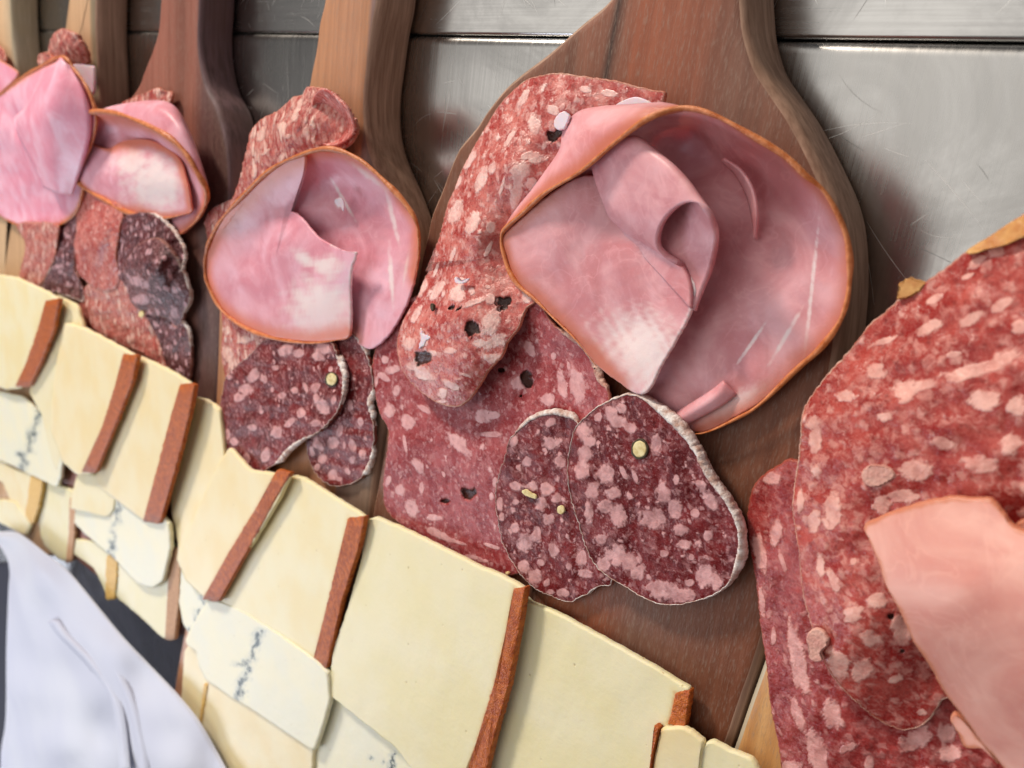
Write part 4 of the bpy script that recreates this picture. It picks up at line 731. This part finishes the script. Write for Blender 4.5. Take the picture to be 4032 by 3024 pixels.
gY = G(); slab(gY, B6([(1790,350),(1880,285),(1950,246),(2100,146),(2212,84),(2400,0),(2700,-60),(2700,120),(2400,150),(2212,235),(2140,250),(2080,300),(2000,325),(1900,345),(1830,372)]), [(x,y,h+1.5) for x,y,h in [(3803,990,34.4),(3890,936,34.9),(4060,830,36.5),(4290,760,38),(4032,927,37.5),(3960,965,36.6),(3890,990,36)]], t=2.2, step=6, jag=1.2, center=(4100,900))
gcr = G(); slab(gcr, B5([(470,1010),(500,975),(545,980),(575,1020),(570,1060),(540,1090),(550,1125),(520,1140),(485,1120),(475,1070)]), [(3215,2545,41.0)], t=1.6, step=5, jag=1.5)
gcr2 = G(); slab(gcr2, B5([(740,215),(770,170),(820,165),(880,180),(905,210),(880,245),(820,275),(760,260)]), [(3455,1875,41)], t=1.6, step=5, jag=1.5)
M_ycase = rind_mat('yellow_casing', srgb(222,172,104), srgb(190,120,60), .45, .15, .3)
gGr = G(); rindring(gGr, rG1, nG1, 0, 1, 2, .3, 5)
slice_thing('salami_slice', [('meat', gG1, M_big), ('casing_edge', gGr, M_casing), ('casing_flap', gG1r, M_ycase), ('casing', gY, M_ycase), ('fat_bit', gcr, M_fatpink), ('fat_bit', gcr2, M_fatpink)], 'biggest red salami slice at the right edge, partly under the peach ham', 'salami', GS)
gT = G()
oT = B5([(752,465),(830,420),(900,390),(1050,345),(1150,325),(1200,318),(1270,328),(1370,330),(1400,350),(1450,410),(1500,470),(1700,600),(1900,1200),(1900,2000),(1700,2000),(1440,1659),(1350,1560),(1250,1420),(1150,1290),(1070,1150),(1000,1040),(930,890),(880,800),(850,740),(830,660),(805,600),(775,530)])
slab(gT, oT, [(3399,2071,46),(3758,1955,48),(3950,2020,50),(3480,2291,50),(3720,2729,46),(3949,3024,44),(3800,2300,56),(4100,2700,56),(4300,2300,58)], t=2, step=10, center=(3900,2450), und=.22, usc=900, seed=161, jag=2)
slab(gT, B5([(1195,1390),(1250,1430),(1350,1550),(1420,1640),(1350,1570),(1250,1560),(1215,1490),(1180,1430)]), [(3760,2830,42),(3880,2950,42)], t=2, step=6, seed=163)
slab(gT, B5([(1500,470),(1560,430),(1700,420),(1900,500),(1900,1000),(1700,900),(1560,560)]), [(4000,2070,47),(4200,2100,49)], t=2, step=8, seed=164)
slice_thing('ham_slice', [('meat', gT, M_turk)], 'peach ham slice lying on the big salami at the bottom right corner', 'ham', GH)

# ================================================================== cheese
def cheese(out, hts, label, mat, rinds=(), t=2.9, poly=11, und=.07, seed=1, veins=None, fat=None, name='cheese_slice', jag=1.6, step=9, center=None):
    hh = TPS(hts); rl = 'none'
    if rinds:
        L_ = rinds[0][0][:len(rinds[0][0])//2]; rl = [(x, y, float(hh(np.array([[x, y]]))[0])) for x, y in L_]
        rl = resample(np.array(rl), 10, False)
    g = G(); slab(g, out, hts, t=t, step=step, poly=poly, bev=.7, und=und, usc=300, seed=seed, jag=jag*.8, jsc=40, veins=veins, fat=fat, center=center, rimline=rl)
    parts = [('paste', g, mat)]
    hh = TPS(hts)
    for (ro_, rh, mt, rt) in rinds:
        rh = [(x, y, float(hh(np.array([[x, y]]))[0])+.55) for x, y, _ in rh]; rt = t+.2
        ro_ = [(x-(4 if k < len(ro_)/2 else -2), y) for k, (x, y) in enumerate(ro_)]
        gr_ = G(); slab(gr_, ro_, rh, t=rt, step=6, poly=7, bev=.4, und=.12, usc=60, seed=seed+3, jag=2.6, jsc=30, center=None, rings=6); parts.append(('rind', gr_, mt))
    return slice_thing(name, parts, label, 'cheese', GC)
def strip(L, Rr, hl, hr):
    """quad-ish strip between polylines L (inner, top) and Rr (outer, lower)"""
    out = list(L)+list(Rr)[::-1]
    return out, [(x,y,hl) for x,y in L]+[(x,y,hr) for x,y in Rr]
IV, WM, PL = M_cheese
# board 4 (far left)
cheese([(-120,1780),(0,1810),(60,1850),(160,1870),(150,2000),(130,2060),(60,2020),(10,1900),(-100,1850)], [(-50,1830,23),(150,1900,27),(100,2050,25)], 'tan edged cheese piece low on the fourth board, partly under blue cheese', WM, [(*strip([(124,1870),(112,1960),(98,2058)],[(166,1885),(155,1970),(128,2066)],27.5,25), M_yrind, 3)], seed=2)
cheese([(165,1880),(285,1930),(290,2100),(275,2215),(230,2205),(175,2150),(140,2080)], [(170,1900,23),(280,2000,26),(270,2210,25)], 'pale cheese end with a thin tan rind low on the fourth board', PL, [(*strip([(278,1960),(274,2100),(262,2218)],[(294,1960),(290,2100),(280,2212)],26.4,25.4), M_trind, 2)], seed=3)
cheese([(-200,1560),(0,1540),(90,1560),(170,1640),(225,1730),(245,1800),(240,1870),(225,1920),(150,1885),(80,1850),(0,1812),(-150,1760)], [(-100,1600,27),(200,1750,30),(100,1850,29)], 'blue veined cheese slice on the fourth board', M_blue, seed=4, name='blue_cheese_slice', veins=[([(168,1580),(150,1640),(130,1700),(108,1770),(85,1840)], 20)], fat=[(75,1785,20,14,0),(130,1700,12,18,0)])
cheese([(-120,1090),(0,1082),(60,1090),(190,1150),(230,1180),(160,1350),(80,1530),(20,1535),(-120,1480)], [(-50,1100,34),(200,1180,38),(60,1520,36)], 'ivory cheese slice with orange rind at the left edge of the photo', IV, [(*strip([(182,1185),(150,1300),(105,1430),(62,1522)],[(232,1175),(208,1300),(160,1420),(112,1524)],38.6,35.5), M_crind, 3)], seed=5)
cheese([(215,1160),(300,1200),(330,1300),(310,1600),(225,1860),(200,1800),(165,1640),(112,1540),(150,1440),(200,1300)], [(215,1200,33),(300,1300,31),(200,1800,31)], 'ivory cheese slice between the two leftmost orange rind strips', IV, seed=6, center=(220,1500))
cheese([(-60,1980),(0,1965),(60,1975),(122,2065),(105,2110),(60,2090),(0,2060),(-60,2030)], [(0,2000,26)], 'small bright cheese corner beside the white paper at the left edge', IV, seed=7)
# board 3
cheese([(280,2120),(360,2130),(462,2150),(460,2300),(452,2358),(425,2362),(400,2300),(370,2240),(330,2210),(285,2180)], [(290,2140,23),(455,2250,27)], 'cheese end with a yellow rind on the lower end of the reddish board', PL, [(*strip([(422,2190),(420,2290),(418,2362)],[(462,2170),(456,2280),(448,2362)],27.4,25.4), M_yrind, 3)], seed=8)
cheese([(455,2100),(560,2120),(680,2140),(705,2200),(700,2350),(672,2520),(640,2515),(560,2440),(455,2350)], [(460,2150,25),(690,2200,27.5),(650,2500,25.5)], 'triangular cheese slice with a tan rind at the lower tip of the reddish board', PL, [(*strip([(668,2150),(662,2340),(652,2520)],[(708,2160),(704,2350),(684,2522)],28,25.4), M_trind, 3)], seed=9)
cheese([(460,1930),(520,1960),(600,1990),(665,2060),(672,2150),(655,2230),(640,2290),(600,2318),(540,2300),(440,2190),(340,2110),(290,2060),(300,1990),(380,1960)], [(300,2030,28),(600,2050,32.5),(600,2300,30.5)], 'blue veined cheese slice on the reddish board under the orange rind slices', M_blue, seed=10, name='blue_cheese_slice', veins=[([(475,1965),(462,2020),(448,2080),(438,2185)], 15)], poly=10)
cheese([(305,1860),(400,1870),(455,1945),(448,2010),(420,2040),(350,2020),(276,2005),(285,1930)], [(300,1900,30),(440,2000,33)], 'small pale cheese corner lying on the blue cheese of the reddish board', IV, seed=11)
cheese([(252,1268),(330,1290),(480,1370),(528,1398),(480,1600),(420,1750),(360,1870),(300,1870),(245,1820),(200,1700),(205,1580),(225,1420)], [(252,1268,34),(528,1398,39),(340,1870,37),(205,1650,33)], 'warm cream cheese slice with orange rind at the back of the reddish board', WM, [(*strip([(488,1392),(455,1520),(405,1680),(322,1862)],[(538,1398),(518,1500),(460,1650),(372,1864)],39.6,36.2), M_crind, 3.2)], seed=12, center=(350,1600))
cheese([(540,1400),(600,1425),(680,1465),(742,1505),(755,1520),(700,1750),(650,1930),(620,2062),(560,2050),(480,1990),(380,1915),(375,1868),(460,1680),(520,1500)], [(540,1400,33),(745,1510,36.5),(600,2050,34.5),(380,1900,31.5)], 'warm cream cheese slice with wide orange rind at the front of the reddish board', WM, [(*strip([(712,1512),(675,1640),(625,1830),(566,2052)],[(764,1512),(745,1620),(700,1800),(626,2064)],37.2,33.6), M_crind, 3.2)], seed=13, center=(580,1720))
# board 2
cheese([(690,1900),(760,1950),(820,2200),(820,2480),(790,2560),(745,2500),(720,2460),(700,2350),(700,2180)], [(700,2000,26),(800,2300,28.5)], 'blue veined cheese edge peeking out left of the larger blue cheese slice', M_blue, seed=14, name='blue_cheese_slice', veins=[([(800,2340),(792,2390),(770,2450),(745,2500)], 15)])
cheese([(725,2560),(800,2480),(850,2600),(820,2800),(785,2870),(745,2830),(712,2760)], [(730,2600,24),(820,2700,26.5)], 'pale yellow cheese slice beside the white paper', WM, seed=15)
cheese([(815,2600),(900,2680),(1000,2760),(1180,2880),(1235,2950),(1220,3200),(900,3250),(830,2960),(780,2882),(795,2760)], [(800,2700,26),(1200,2900,29),(900,3200,25)], 'yellow cheese slice with an orange tinted edge at the bottom, left of centre', WM, [(*strip([(822,2690),(806,2790),(790,2882)],[(800,2690),(788,2790),(778,2870)],27.4,26), M_yrind, 2)], seed=16)
cheese([(815,2360),(870,2370),(960,2410),(1100,2500),(1240,2600),(1290,2650),(1300,2760),(1260,2900),(1236,2960),(1130,2890),(1000,2800),(900,2740),(810,2680),(780,2620),(770,2560),(735,2545),(728,2520),(750,2470),(780,2420)], [(800,2400,29.5),(1280,2650,33.5),(1236,2950,31.5),(760,2550,28)], 'large blue veined cheese slice on the light brown board', M_blue, seed=17, name='blue_cheese_slice', poly=14, veins=[([(1022,2488),(1005,2540),(985,2600),(962,2670),(945,2720),(928,2765)], 18)], fat=[(1015,2500,22,26,0),(955,2618,40,12,10),(952,2680,16,26,10)], center=(1020,2640))
cheese([(690,1600),(760,1565),(805,1570),(862,1608),(880,1780),(880,1850),(1100,1900),(1000,2100),(780,2340),(720,2270),(695,2200),(700,2150),(672,2010),(680,1800)], [(700,1650,27),(860,1620,29),(700,2200,29),(1000,2000,31)], 'broad cream cheese slice lying behind the first orange rind of the light brown board', WM, seed=18, center=(790,1950))
cheese([(900,1760),(980,1850),(1140,1872),(1100,1960),(1000,2130),(900,2280),(860,2368),(810,2362),(730,2290),(695,2200),(740,2080),(800,1950),(860,1820)], [(860,1820,31),(1135,1880,35),(850,2360,34),(700,2200,31)], 'cream cheese slice whose orange rind starts below the dark salami', WM, [(*strip([(1092,1850),(1010,2000),(900,2180),(798,2362)],[(1142,1860),(1085,1960),(980,2150),(858,2370)],35.8,32), M_crind, 3.4)], seed=19, center=(900,2100))
cheese([(1150,1868),(1190,1880),(1300,1950),(1400,2010),(1436,2036),(1380,2250),(1320,2430),(1280,2634),(1240,2636),(1100,2540),(960,2440),(866,2372),(980,2160),(1080,1980)], [(1150,1870,30),(1430,2040,33),(1270,2630,32),(870,2370,30)], 'wide ivory cheese slice with dark orange rind in the centre left of the photo', IV, [(*strip([(1372,2040),(1345,2150),(1290,2380),(1224,2640)],[(1434,2032),(1412,2150),(1345,2360),(1284,2632)],33.8,30), M_crind, 3.4)], seed=20, center=(1170,2250))
# board 1
cheese([(1220,2980),(1290,2740),(1330,2720),(1450,2800),(1560,2900),(1640,3000),(1640,3300),(1200,3300)], [(1300,2750,28),(1640,3000,28),(1220,3200,26)], 'blue veined cheese corner under the biggest cheese slice', M_blue, seed=21, name='blue_cheese_slice', veins=[([(1552,2970),(1540,3030),(1530,3100)], 16)], fat=[(1460,2985,14,10,0),(1510,3000,8,12,0)])
cheese([(1440,2048),(1475,2035),(1600,2090),(1800,2190),(1900,2240),(1960,2262),(2050,2310),(2062,2330),(2030,2520),(1960,2780),(1890,2900),(1830,3050),(1780,3260),(1700,3200),(1640,3060),(1560,2950),(1420,2840),(1290,2735),(1310,2560),(1370,2380),(1420,2200)], [(1450,2050,29.5),(2050,2310,33),(1290,2735,32),(1780,3200,33)], 'biggest pale cheese slice with a reddish brown rind, bottom centre', PL, [(*strip([(2024,2318),(1995,2480),(1945,2700),(1890,2880),(1850,3010),(1800,3200)],[(2066,2312),(2048,2440),(2000,2700),(1945,2900),(1918,3010),(1880,3200)],33.8,29.5), M_crind, 3.6)], seed=22, t=3.2, center=(1690,2560), step=8)
cheese([(2066,2352),(2080,2370),(2200,2420),(2400,2530),(2560,2620),(2690,2700),(2712,2712),(2702,2800),(2685,2885),(2630,2960),(2590,3060),(2520,3250),(1860,3250),(1925,3024),(1990,2780),(2040,2560)], [(2070,2360,27.5),(2700,2710,28.5),(2500,3200,28.5),(1900,3200,28)], 'pale cheese slice with a notched lower right corner, right of the biggest one', PL, [(*strip([(2660,2728),(2650,2790),(2632,2850)],[(2716,2716),(2708,2790),(2690,2876)],29.2,26.8), M_crind, 3)], seed=23, t=3.0, center=(2270,2850), step=8)
cheese([(2600,2868),(2680,2862),(2720,2880),(2770,2922),(2760,3000),(2740,3250),(2540,3250),(2570,3000)], [(2600,2870,31),(2760,2930,30),(2600,3200,31)], 'small cheese wedge with rind on its left, at the bottom beside the pine board', WM, [(*strip([(2598,2868),(2575,2960),(2560,3100)],[(2572,2854),(2562,2960),(2545,3100)],31.6,29), M_crind, 3)], seed=24)
cheese([(2775,2925),(2800,2916),(2860,2950),(2960,2990),(3000,3060),(2980,3250),(2720,3250),(2740,3020)], [(2780,2930,29),(2960,3000,28),(2800,3200,29)], 'pale cheese corner between the small wedge and the pine board', PL, seed=25)
# crumbs
for i, (x, y) in enumerate([(2528,2598),(2606,2652),(1995,2258)]):
    g = G(); slab(g, [(x+7*math.cos(a), y+6*math.sin(a)) for a in np.linspace(0,6.28,7)[:-1]], [(x,y,27+i)], t=1.5, step=3, bev=.2, jag=1.5, jsc=9, seed=i, rings=3)
    ob = build('cheese_crumb', g, PL); tag(ob, ['cheese crumb on the long edge of the notched slice, nearer its middle','cheese crumb on the long edge of the notched slice, nearer its rind','cheese crumb at the top edge of the biggest cheese slice'][i], 'crumb')

# ================================================================== paper and an added dark slab at lower left
M_pap, nt, bs = new_mat('white_paper')
v = coords(nt, (1,1,1)); lk(nt, mix(nt, mr(nt, noise(nt, v, 6, 3).outputs['Fac'], .4, .65), srgb(228,230,246), srgb(238,240,250)), bs.inputs['Base Color']); bs.inputs['Roughness'].default_value = .5
bump(nt, bs, noise(nt, v, 9, 4, .5, .8).outputs['Fac'], .5, .004)
_tr = N_(nt,'ShaderNodeBsdfTranslucent'); _tr.inputs['Color'].default_value = (.72,.76,.86,1); _mx = N_(nt,'ShaderNodeMixShader'); _mx.inputs[0].default_value = .3
lk(nt, bs.outputs[0], _mx.inputs[1]); lk(nt, _tr.outputs[0], _mx.inputs[2]); lk(nt, _mx.outputs[0], nt.nodes['Material Output'].inputs['Surface'])
gp = G()
patch(gp, [[(-40,2085,38),(0,2092,38),(60,2095,38),(108,2122,38),(190,2187,38),(271,2252,37),(380,2382,36),(488,2512,35),(597,2626,34),(705,2740,33),(787,2843,33),(879,3005,33),(980,3200,33)],
           [(-30,2108,40),(5,2115,40),(50,2125,40),(90,2160,40),(150,2240,41),(215,2330,40),(300,2450,40),(385,2580,39),(465,2690,38),(540,2800,37),(600,2900,37),(680,3040,36),(760,3230,36)],
           [(-20,2130,38),(15,2150,38),(45,2180,38),(75,2240,38),(115,2320,37),(165,2420,36),(225,2540,35),(285,2680,34),(345,2780,33),(400,2870,32),(455,2960,32),(500,3080,31),(520,3250,31)],
           [(0,2150,38),(22,2185,38),(45,2240,38),(62,2310,38),(85,2400,38),(120,2500,37),(160,2620,36),(200,2740,35),(240,2840,34),(280,2940,34),(300,3020,33),(310,3120,33),(310,3260,33)],
           [(10,2160,36),(27,2190,36),(38,2252,35),(34,2317,34),(30,2425,33),(26,2534,32),(25,2650,31),(25,2760,30),(20,2860,30),(5,2950,30),(0,3050,30),(-20,3150,30),(-40,3270,30)]], .4, 10, 8, und=1.5, usc=330, seed=171)
# two long folds
for k, L in enumerate(([(420,2560,39.5),(450,2640,39.2),(490,2720,38.8),(520,2800,38.4),(540,2880,38),(560,2980,37.6),(570,3060,37)],[(205,2440,41.0),(250,2500,41.0),(330,2580,40.5),(400,2670,39.5),(450,2760,39),(470,2840,38.5),(480,2920,38),(490,3040,38)],)):
    P_ = cr(L, 8, False); W1 = [(x-16,y+8,h-2.2) for x,y,h in P_[::4]]; W0 = [(x,y,h) for x,y,h in P_[::4]]; W2 = [(x+26,y+2,h-1.6) for x,y,h in P_[::4]]
    patch(gp, [W1, W0, W2], .4, 6, 3)
ob = build('paper_sheet', gp, M_pap); tag(ob, 'crinkled white paper sheet in the bottom left corner of the photo', 'paper')
M_slab, nt, bs = new_mat('navy_slab'); v = coords(nt, (1,1,1)); lk(nt, mix(nt, noise(nt, v, 30, 3).outputs['Fac'], srgb(22,26,52), srgb(34,34,48)), bs.inputs['Base Color']); bs.inputs['Roughness'].default_value = .9
g = G(); slab(g, [(-700,2230),(-60,2225),(70,2230),(75,2500),(70,2800),(80,3100),(-700,3300)], [(0,2300,6),(0,2900,6)], t=5, step=30, seed=181, und=.8, usc=300)  # plain slab added to give the dark background beyond the paper
ob = build('dark_slab', g, M_slab); tag(ob, 'navy slab added for the dark background left of the white paper', 'dark_slab')

# ------------------------------------------------------------------ light
W = bpy.data.worlds.new('World'); S.world = W; W.use_nodes = True; nt = W.node_tree; bg = nt.nodes['Background']
tc = N_(nt,'ShaderNodeTexCoord'); sp = N_(nt,'ShaderNodeSeparateXYZ'); lk(nt, tc.outputs['Generated'], sp.inputs[0])
nz = noise(nt, tc.outputs['Generated'], 2.2, 2)
col = mix(nt, mr(nt, sp.outputs[2], -.1, .8), (.10,.10,.12), (.52,.50,.50))
col = mix(nt, mr(nt, nz.outputs['Fac'], .42, .62, .55, 0), col, (.10,.10,.11))
lk(nt, col, bg.inputs['Color']); bg.inputs['Strength'].default_value = .34
def area(name, loc, target, size, power, color, size_y=None):
    l = bpy.data.lights.new(name, 'AREA'); l.energy = power; l.color = color; l.size = size
    if size_y: l.shape = 'RECTANGLE'; l.size_y = size_y
    o = bpy.data.objects.new(name, l); COL.objects.link(o); o.location = loc
    o.rotation_euler = (Vector(target)-Vector(loc)).to_track_quat('-Z','Y').to_euler(); return o
area('ceiling_lamp', (-.85,.2,1.5), (-.75,.1,0), 2.5, 13, (1,.96,.91), 1.5)
area('window_light', (-2.0,-1.6,1.0), (-.4,-.1,0), 1.0, 21, (.80,.86,1.0), .8)
area('side_lamp', (-1.3, 1.4, .9), (-.35,0,0), .26, 41, (1,.88,.76), .26)
area('room_light', (1.3,-.2,1.0), (-.3,0,0), 1.0, 2.6, (1,.93,.90), 1.0)

S.render.engine = 'CYCLES'; S.cycles.max_bounces = 6; S.cycles.diffuse_bounces = 3; S.cycles.glossy_bounces = 3
S.view_settings.view_transform = 'Standard'; S.view_settings.look = 'None'; S.view_settings.exposure = 0; S.view_settings.gamma = 1
